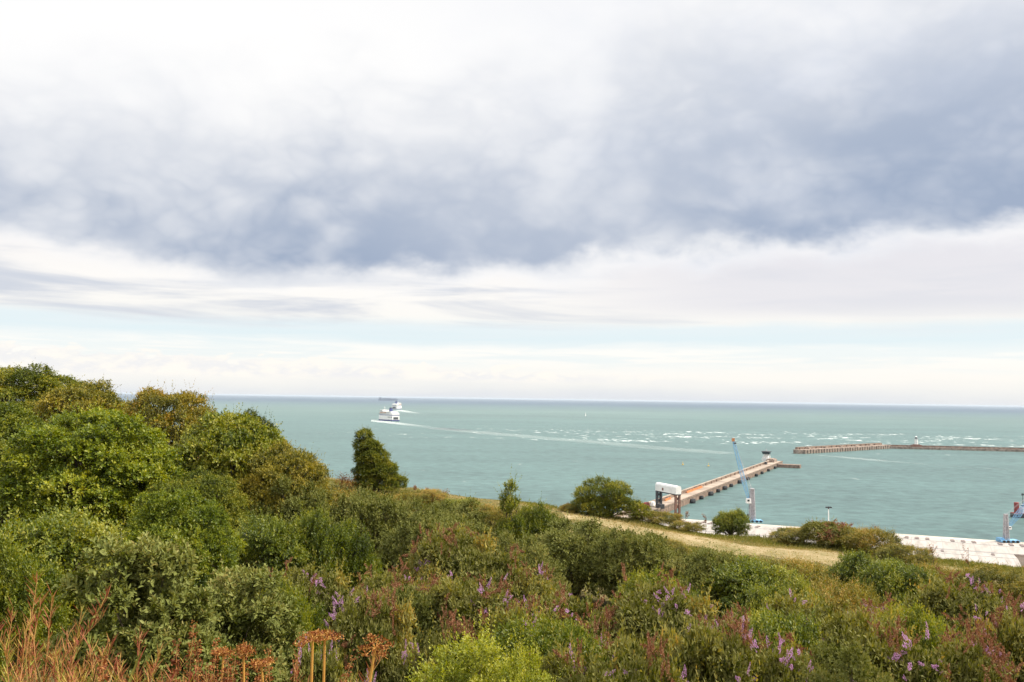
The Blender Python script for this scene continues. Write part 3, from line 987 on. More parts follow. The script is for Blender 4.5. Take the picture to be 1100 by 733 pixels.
sp_ = onz(629, 447.0, 0.0)
sb = thing('sailing_boat', 'tiny sailing boat with a white sail far out on the sea', 'sailing boat', (sp_.x, sp_.y, 0), R(70))
MB().prism([(-6, -1.6), (3, -1.8), (7, 0), (3, 1.8), (-6, 1.6)], -0.3, 1.4).build('hull', M_white, sb)
MB().raw([(0.4, -0.12, 2.2), (-5.5, -0.9, 2.4), (0.4, -0.12, 17.5), (0.4, 0.12, 2.2), (-5.5, -0.7, 2.4), (0.4, 0.12, 17.5)], [(0, 2, 1), (3, 4, 5), (0, 1, 4, 3), (1, 2, 5, 4), (2, 0, 3, 5)]).build('sail', M_white, sb)
MB().raw([(6.4, -0.1, 1.6), (1.2, 0.7, 2.2), (0.9, -0.1, 14.5), (6.4, 0.1, 1.6), (1.2, 0.9, 2.2), (0.9, 0.1, 14.5)], [(0, 1, 2), (3, 5, 4), (0, 3, 4, 1), (1, 4, 5, 2), (2, 5, 3, 0)]).build('jib_sail', M_white, sb)
MB().tube([(0.6, 0, 1.4), (0.6, 0, 18.5)], 0.14, 5).build('mast', M_greysteel, sb)

# --- buoys in the fairway
for (px, py, lab) in ((733.5, 499.5, 'yellowish buoy floating left of its twin off the pier'), (761, 501.0, 'orange-yellow buoy floating nearer the pier parapet')):
    bp_ = onz(px, py, 0.0)
    by = thing('buoy', lab, 'buoy', (bp_.x, bp_.y, 0), 0, 'buoys off the pier')
    MB().lathe([(0.3, -0.6), (1.1, -0.2), (1.1, 0.7), (0.6, 1.0)], n=10).build('float', M_yellow, by)
    MB().tube([(-0.5, 0, 1.0), (0, 0, 2.9)], 0.08, 4).tube([(0.5, 0, 1.0), (0, 0, 2.9)], 0.08, 4).lathe([(0.5, 2.6), (0.05, 3.4)], n=6).build('topmark', M_yellow, by)

# --- wakes
W1 = foam_material('ferry_wake_foam', 0.12, 60.0, 3.0, 0.45, 0.25)
W2 = foam_material('old_wake_foam', 0.28, 40.0, 3.0, 0.18, 0.6)
W3 = foam_material('spread_wake', 0.15, 14.0, 2.0, 0.11, 0.8)
strip('wake', [onz(x, y, 0) for x, y in ((401, 451.2), (410, 453.2), (420, 454.4), (432, 455.2), (446, 457.0), (470, 460.0), (500, 462.6))], [12, 60, 80, 70, 60, 60, 50], W1, 0.02, 'white foam wake trailing behind the larger ferry')
strip('wake', [onz(x, y, 0) for x, y in ((470, 459.8), (520, 464.5), (620, 474.0), (700, 481.5), (790, 487))], [70, 90, 90, 80, 70], W3, 0.03, 'pale spreading old wake crossing the fairway towards the pier')
strip('wake', [onz(x, y, 0) for x, y in ((422, 440.6), (430, 440.8), (440, 443), (452, 446))], [40, 70, 70, 40], W1, 0.02, 'short white wake behind the farther ferry')
strip('wake', [onz(x, y, 0) for x, y in ((868, 487.6), (905, 491), (960, 496.5), (1020, 501.5), (1100, 506), (1180, 509))], [16, 26, 26, 26, 26, 20], W2, 0.03, 'pale line of foam inside the breakwater')

# ------------------------------------------------------------------ plants: leaf and wood builders
def unit(v):
    return v / np.maximum(np.linalg.norm(v, axis=-1, keepdims=True), 1e-9)

def leaf_mesh(name, P, D, N, L, Wd, tint, mat, parent=None, fold=0.25, fine=True, droop=0.0):
    """Folded leaves: base P, direction D, face normal N, length L, width Wd."""
    D = unit(D)
    N = unit(N - (N * D).sum(-1, keepdims=True) * D)
    S = np.cross(D, N)
    L = L[:, None]; Wd = Wd[:, None]
    tip = P + D * L - np.array([0, 0, 1.0]) * L * droop
    n = len(P)
    if fine:
        a, b = P + D * L * 0.28, P + D * L * 0.68
        up = N * Wd * fold
        pts = [P, a - S * Wd * 0.46 + up, b - S * Wd * 0.40 + up, tip, b + S * Wd * 0.40 + up, a + S * Wd * 0.46 + up]
        V = np.stack(pts, 1).reshape(-1, 3)
        i = np.arange(n)[:, None] * 6
        F = np.concatenate([i + np.array([[0, 1, 2, 3]]), i + np.array([[0, 3, 4, 5]])], 0)
        T = np.repeat(tint, 6)
    else:
        a = P + D * L * 0.45
        V = np.stack([P, a - S * Wd * 0.5, tip, a + S * Wd * 0.5 + N * Wd * fold], 1).reshape(-1, 3)
        F = np.arange(n)[:, None] * 4 + np.array([[0, 1, 2, 3]])
        T = np.repeat(tint, 4)
    return mesh_np(name, V, F, mat, parent, T)

def blob_noise(v, k, seed):
    r = np.random.default_rng(seed)
    out = 0
    for q in range(6):
        d = r.normal(size=3) * k * (1 + 0.5 * q)
        out = out + np.sin(v @ d + r.uniform(0, 6.28)) / (1 + 0.6 * q)
    return out / 2.5

def crown_lobes(r, env, n, rad, flat=1.0, zmin=-0.25):
    """Clump centres spread over ellipsoids env = [(c, radii)], each clump an uneven ellipsoid."""
    C, Rd = [], []
    vols = np.array([np.prod(e[1]) ** (2 / 3) for e in env]); vols = vols / vols.sum()
    for (c, rr), w in zip(env, vols):
        m = max(3, int(round(n * w)))
        k = 0
        gold = r.uniform(0, 6.28)
        for q in range(m):
            z = 1 - (1 - zmin) * (q + 0.5) / m
            a = gold + 2.39996 * q + r.normal() * 0.25
            s = math.sqrt(max(0, 1 - z * z))
            d = np.array([s * math.cos(a), s * math.sin(a), z + r.normal() * 0.08])
            rs = rad * r.uniform(0.65, 1.35)
            C.append(np.array(c) + d * (np.array(rr) - rs * 0.7) * r.uniform(0.88, 1.04))
            Rd.append(np.array([rs * r.uniform(.85, 1.2), rs * r.uniform(.85, 1.2), rs * flat * r.uniform(.8, 1.1)]))
    return np.array(C), np.array(Rd)

def shoots_on(r, C, Rd, n, upbias=0.45, jit=0.45, inner=0.25):
    """Random shoot roots and directions on the outside of a union of clumps."""
    P, D, K = [], [], []
    area = np.array([(q[0] * q[1] * q[2]) ** (2 / 3) for q in Rd]); area /= area.sum()
    got = 0
    while got < n:
        m = int((n - got) * 2.2) + 50
        k = r.choice(len(C), m, p=area)
        d = unit(r.normal(size=(m, 3)))
        d[:, 2] = np.where(d[:, 2] < -0.35, -d[:, 2], d[:, 2])
        rf = np.where(r.uniform(size=m) < inner, r.uniform(0.45, 0.95, m), r.uniform(0.93, 1.10, m))
        p = C[k] + d * Rd[k] * rf[:, None]
        ok = np.ones(m, bool)
        for j in range(len(C)):
            q = (((p - C[j]) / (Rd[j] * 0.86)) ** 2).sum(-1)
            ok &= (q > 1) | (k == j)
        ok &= p[:, 2] > 0.05
        nrm = unit(d / Rd[k])
        dd = unit(nrm * 0.75 + np.array([0, 0, upbias]) + r.normal(size=(m, 3)) * jit)
        P.append(p[ok]); D.append(dd[ok]); K.append(k[ok])
        got += ok.sum()
    return np.concatenate(P)[:n], np.concatenate(D)[:n], np.concatenate(K)[:n]

def shoot_leaves(r, P, D, K, k, Ls, leafL, leafW, ang=60, clump_tint=None, opposite=False, sag=0.15, nup=0.7, size_var=0.25):
    """k leaves along each shoot. Returns arrays for leaf_mesh."""
    n = len(P)
    Lsh = Ls * r.uniform(0.7, 1.3, n)
    u = unit(np.cross(D, np.array([0.13, 0.21, 0.97])) + 1e-6)
    w = np.cross(D, u)
    t = np.tile(np.linspace(0.12, 1.0, k), (n, 1)) + r.normal(size=(n, k)) * 0.03
    roll = r.uniform(0, 6.28, (n, 1))
    idx = np.arange(k)[None, :]
    if opposite:
        phi = roll + (idx % 2) * math.pi + (idx // 2) * (math.pi / 2)
        t = np.round(t * k / 2) / (k / 2) * 0.9 + 0.1
    else:
        phi = roll + idx * 2.39996
    phi = phi + r.normal(size=(n, k)) * 0.2
    an = np.radians(ang) * (1.15 - 0.55 * t)
    base = P[:, None] + D[:, None] * ((t - 0.5) * Lsh[:, None])[..., None]
    base[..., 2] -= (t ** 2) * Lsh[:, None] * sag
    rad = u[:, None] * np.cos(phi)[..., None] + w[:, None] * np.sin(phi)[..., None]
    dd = D[:, None] * np.cos(an)[..., None] + rad * np.sin(an)[..., None]
    nn = D[:, None] * 0.6 + np.array([0, 0, nup]) + r.normal(size=(n, k, 3)) * 0.35
    sz = 1 + r.normal(size=(n, k)) * size_var
    sz = np.clip(sz, 0.5, 1.6) * (1.05 - 0.45 * np.clip(t, 0, 1) ** 3)
    tint = 0.42 + r.normal(size=(n, 1)) * 0.10 + r.normal(size=(n, k)) * 0.11 + 0.26 * (t - 0.55)
    if clump_tint is not None:
        tint = tint + clump_tint[K][:, None]
    return (base.reshape(-1, 3), dd.reshape(-1, 3), nn.reshape(-1, 3), (leafL * sz).ravel(), (leafW * sz).ravel(), np.clip(tint, 0, 1).ravel())

def leaf_material(name, stops, rough=0.5, trans=0.28, spec=0.35, back=None):
    """Leaf colours by tint (0..1), a paler underside and light passing through."""
    m, gg, out = material(name)
    at_ = gg.n('ShaderNodeAttribute', attribute_name='tint')
    oi = gg.n('ShaderNodeObjectInfo')
    v = gg.add(at_.outputs['Fac'], gg.mul(gg.sub(oi.outputs['Random'], 0.5), 0.22))
    geo = gg.n('ShaderNodeNewGeometry')
    big = gg.noise(geo.outputs['Position'], 0.55, 3.0, 0.5)
    v = gg.add(v, gg.mul(gg.sub(big, 0.5), 0.30))
    c = gg.ramp(v, stops)
    if back is not None:
        c = gg.mix(gg.mul(geo.outputs['Backfacing'], 0.75), c, back)
    b = gg.n('ShaderNodeBsdfPrincipled')
    gg.put(b.inputs['Base Color'], c)
    b.inputs['Roughness'].default_value = rough
    b.inputs['Specular IOR Level'].default_value = spec
    tr = gg.n('ShaderNodeBsdfTranslucent')
    hs = gg.n('ShaderNodeHueSaturation')
    hs.inputs['Hue'].default_value = 0.485
    hs.inputs['Saturation'].default_value = 1.15
    hs.inputs['Value'].default_value = 1.35
    gg.put(hs.inputs['Color'], c)
    gg.t.links.new(hs.outputs[0], tr.inputs[0])
    ms = gg.n('ShaderNodeMixShader')
    ms.inputs[0].default_value = trans
    gg.t.links.new(b.outputs[0], ms.inputs[1])
    gg.t.links.new(tr.outputs[0], ms.inputs[2])
    gg.t.links.new(ms.outputs[0], out.inputs[0])
    return m

LM = {
    'sallow': leaf_material('sallow_leaf', [(0.0, (0.034, 0.043, 0.008)), (0.35, (0.094, 0.109, 0.020)), (0.6, (0.202, 0.202, 0.048)), (0.9, (0.403, 0.352, 0.133))], 0.62, 0.26, 0.10, (0.174, 0.184, 0.052)),
    'whitebeam': leaf_material('whitebeam_leaf', [(0.0, (0.034, 0.046, 0.009)), (0.35, (0.094, 0.112, 0.021)), (0.6, (0.213, 0.217, 0.055)), (0.9, (0.448, 0.403, 0.162))], 0.55, 0.26, 0.12, (0.190, 0.212, 0.057)),
    'green': leaf_material('elder_leaf', [(0.0, (0.034, 0.052, 0.005)), (0.35, (0.090, 0.123, 0.012)), (0.6, (0.193, 0.216, 0.024)), (0.9, (0.350, 0.324, 0.051))], 0.5, 0.30),
    'bright': leaf_material('bright_leaf', [(0.0, (0.035, 0.060, 0.005)), (0.35, (0.100, 0.141, 0.009)), (0.6, (0.209, 0.245, 0.018)), (0.9, (0.361, 0.352, 0.037))], 0.5, 0.32),
    'lime': leaf_material('lime_leaf', [(0.0, (0.10, 0.13, 0.012)), (0.35, (0.22, 0.25, 0.024)), (0.6, (0.34, 0.35, 0.045)), (0.9, (0.48, 0.46, 0.09))], 0.5, 0.36),
    'olive': leaf_material('olive_leaf', [(0.0, (0.044, 0.053, 0.007)), (0.35, (0.138, 0.138, 0.014)), (0.6, (0.270, 0.226, 0.022)), (0.9, (0.396, 0.297, 0.040))], 0.55, 0.28),
    'haw': leaf_material('hawthorn_leaf', [(0.0, (0.051, 0.055, 0.007)), (0.30, (0.144, 0.136, 0.013)), (0.58, (0.282, 0.224, 0.021)), (0.85, (0.380, 0.230, 0.026)), (1.0, (0.345, 0.127, 0.026))], 0.55, 0.28),
    'dark': leaf_material('dark_leaf', [(0.0, (0.034, 0.050, 0.007)), (0.35, (0.100, 0.124, 0.013)), (0.6, (0.205, 0.211, 0.025)), (0.9, (0.357, 0.302, 0.042))], 0.55, 0.28, 0.2),
    'buddleia': leaf_material('buddleia_leaf', [(0.0, (0.033, 0.042, 0.007)), (0.30, (0.092, 0.106, 0.015)), (0.55, (0.209, 0.201, 0.034)), (0.8, (0.396, 0.339, 0.081)), (1.0, (0.462, 0.307, 0.076))], 0.6, 0.28, 0.14, (0.209, 0.201, 0.062)),
    'scrub': leaf_material('scrub_leaf', [(0.0, (0.047, 0.056, 0.008)), (0.35, (0.143, 0.140, 0.017)), (0.6, (0.280, 0.232, 0.036)), (0.9, (0.442, 0.268, 0.076))], 0.6, 0.26),
    'grass': leaf_material('grass_blade', [(0.0, (0.11, 0.13, 0.018)), (0.35, (0.23, 0.215, 0.045)), (0.6, (0.38, 0.30, 0.11)), (0.9, (0.50, 0.40, 0.21))], 0.7, 0.25, 0.2),
    'rust': leaf_material('rusty_seed', [(0.0, (0.11, 0.038, 0.018)), (0.4, (0.24, 0.085, 0.032)), (0.7, (0.40, 0.185, 0.058)), (1.0, (0.48, 0.31, 0.11))], 0.7, 0.2, 0.15),
    'willowherb': leaf_material('willowherb_leaf', [(0.0, (0.27, 0.075, 0.045)), (0.3, (0.40, 0.175, 0.085)), (0.5, (0.44, 0.28, 0.085)), (0.7, (0.38, 0.33, 0.07)), (1.0, (0.16, 0.20, 0.035))], 0.6, 0.25, 0.15),
    'purple': leaf_material('buddleia_flower', [(0.0, (0.40, 0.17, 0.37)), (0.5, (0.56, 0.31, 0.52)), (1.0, (0.72, 0.50, 0.66))], 0.7, 0.25, 0.15),
    'spent': leaf_material('spent_flower', [(0.0, (0.13, 0.055, 0.028)), (0.5, (0.29, 0.135, 0.070)), (1.0, (0.44, 0.27, 0.16))], 0.8, 0.2, 0.15),
    'berry': leaf_material('red_berry', [(0.0, (0.40, 0.03, 0.015)), (1.0, (0.62, 0.10, 0.03))], 0.4, 0.1, 0.4),
}
M_bark = plain('bark', (0.13, 0.10, 0.075), 0.9, 0.5, 6.0)
M_stalk = plain('dry_stalk', (0.46, 0.27, 0.09), 0.7, c2=(0.40, 0.16, 0.06), scale=4.0)
M_umbel = plain('hogweed_stalk', (0.55, 0.30, 0.065), 0.65, c2=(0.45, 0.20, 0.04), scale=5.0)
M_greenstem = plain('green_stem', (0.20, 0.22, 0.07), 0.7, c2=(0.25, 0.16, 0.06), scale=3.0)

def wood(r, C, Rd, base_r, name, parent, mat=None, trunk=None, nbr=26):
    """Trunk and limbs running from the ground into the clumps of a crown."""
    mb = MB()
    stems = trunk or [(0.0, 0.0)]
    idx = r.permutation(len(C))[:nbr]
    for j in idx:
        c = C[j]
        s = min(stems, key=lambda q: (q[0] - c[0]) ** 2 + (q[1] - c[1]) ** 2)
        p0 = np.array([s[0], s[1], -0.25])
        hub = np.array([s[0] + (c[0] - s[0]) * 0.18, s[1] + (c[1] - s[1]) * 0.18, max(0.2, c[2] * r.uniform(0.35, 0.6))])
        mid = hub * 0.45 + c * 0.55 + r.normal(size=3) * 0.05 * np.linalg.norm(c - hub)
        mb.tube([p0, hub, mid, c], [base_r * r.uniform(.55, 1), base_r * 0.6, base_r * 0.32, base_r * 0.12], 5)
        for q in range(4):
            d = unit(r.normal(size=3) + np.array([0, 0, 0.3]))
            mb.tube([mid * 0.4 + c * 0.6, c + d * Rd[j] * 0.95], [base_r * 0.16, base_r * 0.05], 3)
    o = mb.build(name, mat or M_bark, parent)
    return o

PROTO = {}
def crown_proto(key, kind, env, nl, rad, nsh, k, Ls, lL, lW, seed, fine=False, opposite=False, flat=0.8, ang=60, base_r=0.06, upbias=0.45, jit=0.45, sag=0.15, tree=False, clumpvar=0.08, nup=0.7, trunk=None, zmin=-0.25, inner=0.2, leaders=0.05, rough=0.42, nbr=26):
    r = np.random.default_rng(seed)
    C, Rd = crown_lobes(r, env, nl, rad, flat, zmin)
    P, D, K = shoots_on(r, C, Rd, nsh, upbias, jit, inner)
    P = P + unit(P - np.mean(C, 0)) * (blob_noise(P, 1.6 / rad, seed)[:, None]) * rad * rough
    ct = r.normal(size=len(C)) * clumpvar
    a = shoot_leaves(r, P, D, K, k, Ls, lL, lW, ang, ct, opposite, sag, nup)
    ld = r.permutation(len(P))[: max(8, int(len(P) * leaders))]
    dl = unit(D[ld] + np.array([0, 0, 0.55]))
    a2 = shoot_leaves(r, P[ld] + dl * Ls * 0.55, dl, K[ld], k, Ls * 1.5, lL * 0.8, lW * 0.8, ang * 0.9, ct + 0.05, opposite, sag * 0.5, nup)
    a = tuple(np.concatenate(q) for q in zip(a, a2))
    root = thing('prototype', None, None)
    leaf_mesh('crown' if tree else 'foliage_or_seed', *a, LM[kind], root, fine=fine)
    wood(r, C, Rd, base_r, 'trunk' if tree else 'stem', root, trunk=trunk, nbr=nbr)
    V = P
    PROTO[key] = dict(root=root, w=V[:, 0].max() - V[:, 0].min(), h=V[:, 2].max(), P=P, D=D, used=False)
    return PROTO[key]

def flower_mesh(kind, L, rad, n, seed):
    """A tapering flower panicle made of many small petals, pointing along +z."""
    r = np.random.default_rng(seed)
    t = r.uniform(0, 1, n) ** 0.9
    a = r.uniform(0, 6.28, n)
    rr = rad * (1 - 0.8 * t) * r.uniform(0.6, 1.1, n)
    bend = 0.12 * L * t ** 2
    P = np.stack([rr * np.cos(a) + bend, rr * np.sin(a), L * t], -1)
    D = np.stack([np.cos(a), np.sin(a), 0.5 + 0 * a], -1) + r.normal(size=(n, 3)) * 0.3
    N = r.normal(size=(n, 3)) + np.array([0, 0, 0.6])
    s = rad * 0.75 * (1 - 0.45 * t)
    return leaf_mesh('flower_spike', P, D, N, s, s * 0.9, np.clip(0.5 + r.normal(size=n) * 0.22, 0, 1), LM[kind], None, fine=False)

def spent_mesh(seed, n=64, arms=4):
    """A branched, drooping seedhead: several thin brown panicles from one stalk."""
    r = np.random.default_rng(seed)
    Ps, Ds = [], []
    for q in range(arms):
        a = r.uniform(0, 6.28); L = r.uniform(0.11, 0.19)
        d = unit(np.array([math.cos(a) * 0.8, math.sin(a) * 0.8, r.uniform(0.1, 1.0)]))
        t = r.uniform(0, 1, n)
        p = d[None] * (0.03 + L * t[:, None]) + r.normal(size=(n, 3)) * (0.016 * (1.1 - t))[:, None]
        p[:, 2] -= 0.05 * t ** 2
        Ps.append(p); Ds.append(d[None] + r.normal(size=(n, 3)) * 0.8)
    P = np.concatenate(Ps); D = np.concatenate(Ds); m = len(P)
    return leaf_mesh('spent_flower', P, D, r.normal(size=(m, 3)) + np.array([0, 0, .5]), np.full(m, 0.020), np.full(m, 0.016), np.clip(0.5 + r.normal(size=m) * 0.25, 0, 1), LM['spent'], None, fine=False)
FL = [flower_mesh('purple', 0.16, 0.024, 100, 5), flower_mesh('purple', 0.105, 0.022, 70, 6)]
SP = [spent_mesh(7), spent_mesh(8)]
for o in SP: o.name = 'spent_flower'

def add_flowers(root, pr, nf, ns, seed, only=None, scale=1.0):
    """Flower spikes and spent panicles at the ends of the outer shoots, each an object of its own."""
    r = np.random.default_rng(seed)
    P, D = pr['P'], pr['D']
    out = P[:, 2] > pr['h'] * 0.25
    # towards the viewpoint or upwards: the sides one can see
    sc = D[:, 2] * 0.8 - D[:, 1] * 0.7 + r.normal(size=len(P)) * 0.55
    good = np.argsort(-np.where(out, sc, -9))[: int(len(P) * 0.5)]
    # flowers come in loose clusters, spent heads more widely
    cen = P[r.permutation(good)[: max(2, nf // 6)]]
    dc = np.min(np.linalg.norm(P[good][:, None] - cen[None], axis=-1), axis=1) + r.uniform(0, 0.8, len(good))
    fi = good[np.argsort(dc)][: int(nf * 2.2)]
    fi = r.permutation(fi)[:nf]
    cen = P[r.permutation(good)[: max(3, ns // 8)]]
    dc = np.min(np.linalg.norm(P[good][:, None] - cen[None], axis=-1), axis=1) + r.uniform(0, 0.8, len(good))
    si = np.setdiff1d(good[np.argsort(dc)][: int(ns * 2.5)], fi)
    si = r.permutation(si)[:ns]
    idx = np.concatenate([fi, si])
    nf = len(fi)
    for q, j in enumerate(idx):
        src = FL[q % 2] if q < nf else SP[q % 2]
        o = src.copy()
        o.name = 'flower_spike' if q < nf else 'spent_flower'
        col.objects.link(o)
        o.parent = root
        d = Vector(D[j] * 0.8 + np.array([r.normal() * .5, r.normal() * .4, r.normal() * 0.4 - 0.25])).normalized()
        o.rotation_mode = 'QUATERNION'
        o.rotation_quaternion = d.to_track_quat('Z', 'Y') @ Vector((0, 0, 1)).rotation_difference(Vector((0, 0, 1)))
        o.location = Vector(P[j]) + Vector(D[j]) * 0.20 + Vector((0, 0, 0.06))
        o.scale = (scale * r.uniform(.75, 1.25),) * 3

# --- shrub and tree kinds (built at their own real size, then set out)
Z = dict(zmin=-0.75)
crown_proto('sallow_a', 'sallow', [((0, 0, 1.3), (1.7, 1.5, 1.35)), ((0.9, -0.2, 0.9), (1.2, 1.2, 0.95))], 44, 0.40, 3300, 12, 0.40, 0.092, 0.044, 21, clumpvar=0.11, **Z)
crown_proto('sallow_b', 'sallow', [((-0.6, 0, 1.2), (1.4, 1.4, 1.25)), ((0.9, 0.1, 1.0), (1.3, 1.3, 1.15))], 44, 0.38, 3300, 12, 0.40, 0.090, 0.043, 22, clumpvar=0.11, **Z)
crown_proto('green_a', 'green', [((0, 0, 1.1), (1.5, 1.4, 1.15))], 36, 0.38, 3600, 13, 0.42, 0.078, 0.040, 23, ang=70, clumpvar=0.11, **Z)
crown_proto('green_b', 'green', [((-0.5, 0, 1.0), (1.2, 1.2, 1.05)), ((0.8, 0, 0.8), (1.1, 1.1, 0.9))], 38, 0.34, 3600, 13, 0.40, 0.075, 0.038, 24, ang=70, clumpvar=0.11, **Z)
crown_proto('scrub_a', 'scrub', [((0, 0, 0.9), (1.6, 1.4, 0.95))], 40, 0.32, 3400, 13, 0.42, 0.062, 0.027, 25, jit=0.7, clumpvar=0.13, leaders=0.08, **Z)
crown_proto('scrub_b', 'scrub', [((-0.6, 0, 0.8), (1.2, 1.2, 0.85)), ((0.8, 0, 0.7), (1.1, 1.1, 0.8))], 40, 0.30, 3400, 13, 0.42, 0.060, 0.026, 26, jit=0.7, clumpvar=0.13, leaders=0.08, **Z)
crown_proto('dark_bush', 'dark', [((-0.3, 0, 1.35), (1.8, 1.7, 1.50)), ((-0.4, 0, 0.8), (1.85, 1.6, 0.9)), ((1.4, 0, 0.65), (1.15, 1.1, 0.70))], 70, 0.42, 6400, 12, 0.38, 0.072, 0.036, 27, clumpvar=0.11, **Z)
crown_proto('buddleia_a', 'buddleia', [((0, 0, 1.05), (1.35, 1.3, 1.15))], 16, 0.52, 2100, 14, 0.42, 0.115, 0.040, 28, opposite=True, ang=62, jit=0.75, sag=0.35, upbias=0.15, clumpvar=0.20, leaders=0.07, base_r=0.03, **Z)
crown_proto('buddleia_b', 'buddleia', [((-0.4, 0, 1.0), (1.1, 1.1, 1.05)), ((0.7, 0.1, 0.85), (1.0, 1.0, 0.95))], 16, 0.50, 2100, 14, 0.42, 0.115, 0.040, 29, opposite=True, ang=62, jit=0.75, sag=0.35, upbias=0.15, clumpvar=0.20, leaders=0.07, base_r=0.03, **Z)
crown_proto('whitebeam', 'whitebeam', [((0, 0, 1.6), (1.05, 1.1, 1.65)), ((0.6, 0.0, 1.3), (0.8, 0.9, 1.2))], 48, 0.30, 3300, 10, 0.30, 0.098, 0.048, 30, fine=True, ang=62, nup=0.9, clumpvar=0.10, base_r=0.03, **Z)
crown_proto('lime', 'lime', [((0, 0, 1.0), (0.62, 0.6, 1.05))], 30, 0.19, 1900, 16, 0.26, 0.040, 0.017, 31, fine=True, upbias=0.9, jit=0.55, base_r=0.015, leaders=0.12, **Z)
crown_proto('upright', 'green', [((0, 0, 1.5), (0.50, 0.5, 1.6)), ((-0.4, 0, 0.9), (0.6, 0.5, 0.95)), ((0.5, 0, 0.8), (0.6, 0.5, 0.9))], 34, 0.24, 1500, 12, 0.42, 0.085, 0.042, 32, upbias=0.9, leaders=0.12, clumpvar=0.12, **Z)
def dome(key, kind, rx, ry, rz, seed, nl=95, rad=0.72, nsh=8200, lL=0.125, lW=0.072, k=13, extra=(), **kw):
    crown_proto(key, kind, [((0, 0, rz * 0.85), (rx, ry, rz))] + list(extra), nl, rad, nsh, k, 0.62, lL, lW, seed, flat=kw.pop('flat', 0.62), base_r=0.20, tree=True, ang=kw.pop('ang', 68), upbias=kw.pop('upbias', 0.15), sag=kw.pop('sag', 0.3), jit=0.5, clumpvar=0.12, leaders=0.03, zmin=-0.45, **kw)
dome('dome_bright', 'bright', 3.4, 3.2, 3.2, 41)
dome('dome_green', 'green', 3.0, 2.8, 3.2, 42, extra=[((2.0, 0, 1.7), (1.9, 1.9, 1.7))])
dome('dome_olive', 'olive', 3.0, 2.8, 2.8, 43, rad=0.58, nl=110, lL=0.095, lW=0.058, nsh=9500)
dome('dome_haw', 'haw', 3.1, 2.8, 2.8, 44, rad=0.55, nl=120, lL=0.09, lW=0.056, nsh=9500)
dome('dome_dark', 'dark', 3.4, 3.0, 3.0, 45, rad=0.62, nl=110, lL=0.095, lW=0.058, nsh=9500)
# the wind-cut thorn: sheer on its left, trimmed by the wind down to the right
crown_proto('windswept', 'dark', [((-0.66, 0, 3.30), (0.42, 0.5, 0.42)), ((-0.48, 0, 2.70), (0.72, 0.7, 0.55)), ((-0.25, 0, 2.05), (0.98, 0.9, 0.65)), ((0.02, 0, 1.35), (1.28, 1.0, 0.75)), ((0.28, 0, 0.65), (1.55, 1.1, 0.70))], 105, 0.30, 8200, 12, 0.30, 0.062, 0.036, 46, tree=True, base_r=0.10, flat=0.7, jit=0.5, zmin=-0.5, clumpvar=0.12, inner=0.35, rough=0.3)

def land_z(x, y):
    return float(height(np.array([x]), np.array([y]))[0])

PLANTS = []
def plant(key, name, px, py, Y, wpx, label, cat, rz=None, hk=None, group=None, flowers=None, sink=0.0, ws=None):
    """Set out a plant so that its top stands at the given place; its foot is on the slope."""
    pr = PROTO[key]
    x = at(px, py, Y)
    gz = land_z(x.x, Y)
    hgt = max(0.5, x.z - gz + sink)
    wid = wpx / FPX * Y
    if not pr['used']:
        root = pr['root']; pr['used'] = True
    else:
        root = copy_tree(pr['root'])
        for ch in list(root.children):
            if ch.name.startswith(('flower_spike', 'spent_flower')):
                bpy.data.objects.remove(ch)
    root.name = name
    root.location = (x.x, Y, gz - sink)
    root.scale = (wid / pr['w'], (wid / pr['w'] + hgt / pr['h']) / 2 * (0.8 if key.startswith('buddleia') else 1.0), hgt / pr['h'])
    root.rotation_euler = (0, 0, rz if rz is not None else 0.0)
    for p in ('label', 'category', 'group'):
        if p in root: del root[p]
    tag(root, label, cat, group)
    PLANTS.append((name, round(wid, 1), round(hgt, 1), round(root.scale[0], 2), round(root.scale[2], 2)))
    if flowers:
        add_flowers(root, pr, flowers[0], flowers[1], hash_seed(label), scale=1.0 / max(0.6, (root.scale[0] + root.scale[2]) / 2) * (flowers[2] if len(flowers) > 2 else 1.0))
    return root

def hash_seed(s):
    v = 7
    for ch in s: v = (v * 31 + ord(ch)) % 1000003
    return v

# ------------------------------------------------------------------ trees on the left
T = 'trees massed on the slope'
plant('dome_dark', 'hawthorn_tree', 25, 391, 50, 170, 'dark brownish-green tree, tallest of the mass and first on the skyline', 'tree', 0.4, group=T)
plant('dome_olive', 'field_maple_tree', 95, 408, 46, 140, 'olive-yellow tree on the skyline beside the tallest dark tree', 'tree', 1.1, group=T)
plant('dome_haw', 'hawthorn_tree', 178, 417, 43, 130, 'golden-brown reddish hawthorn, last on the skyline before the sea opens', 'tree', 0.2, group=T)
plant('dome_bright', 'sycamore_tree', 100, 441, 33, 190, 'broad bright green domed tree in the middle of the tree mass', 'tree', 0.0, group=T)
plant('dome_green', 'sycamore_tree', 4, 432, 35, 150, 'light green tree cut by the photo edge beside the bright domed tree', 'tree', 2.2, group=T)
plant('dome_green', 'sycamore_tree', 250, 443, 37, 170, 'mid green tree standing against the sea, right of the bright domed tree', 'tree', 0.15, group=T)
plant('dome_olive', 'field_maple_tree', 306, 474, 36, 95, 'brownish olive tree sloping down to the sea at the end of the tree mass', 'tree', 2.6, group=T)
plant('dome_bright', 'sycamore_tree', 192, 528, 25, 100, 'small rounded yellow-green tree in front of the domed trees', 'tree', 2.0, group=T)
plant('dome_dark', 'hawthorn_tree', 215, 505, 31, 130, 'dark green tree in shade between the bright dome and the small round tree', 'tree', 2.4, group=T)
plant('dome_dark', 'hawthorn_tree', 262, 440, 44, 70, 'dark pointed tree top poking up behind the mid green tree', 'tree', 1.4, group=T)
plant('windswept', 'hawthorn_tree', 404, 461, 55, 60, 'lone wind-cut hawthorn standing against the sea, steep on one side', 'tree', 0.0)

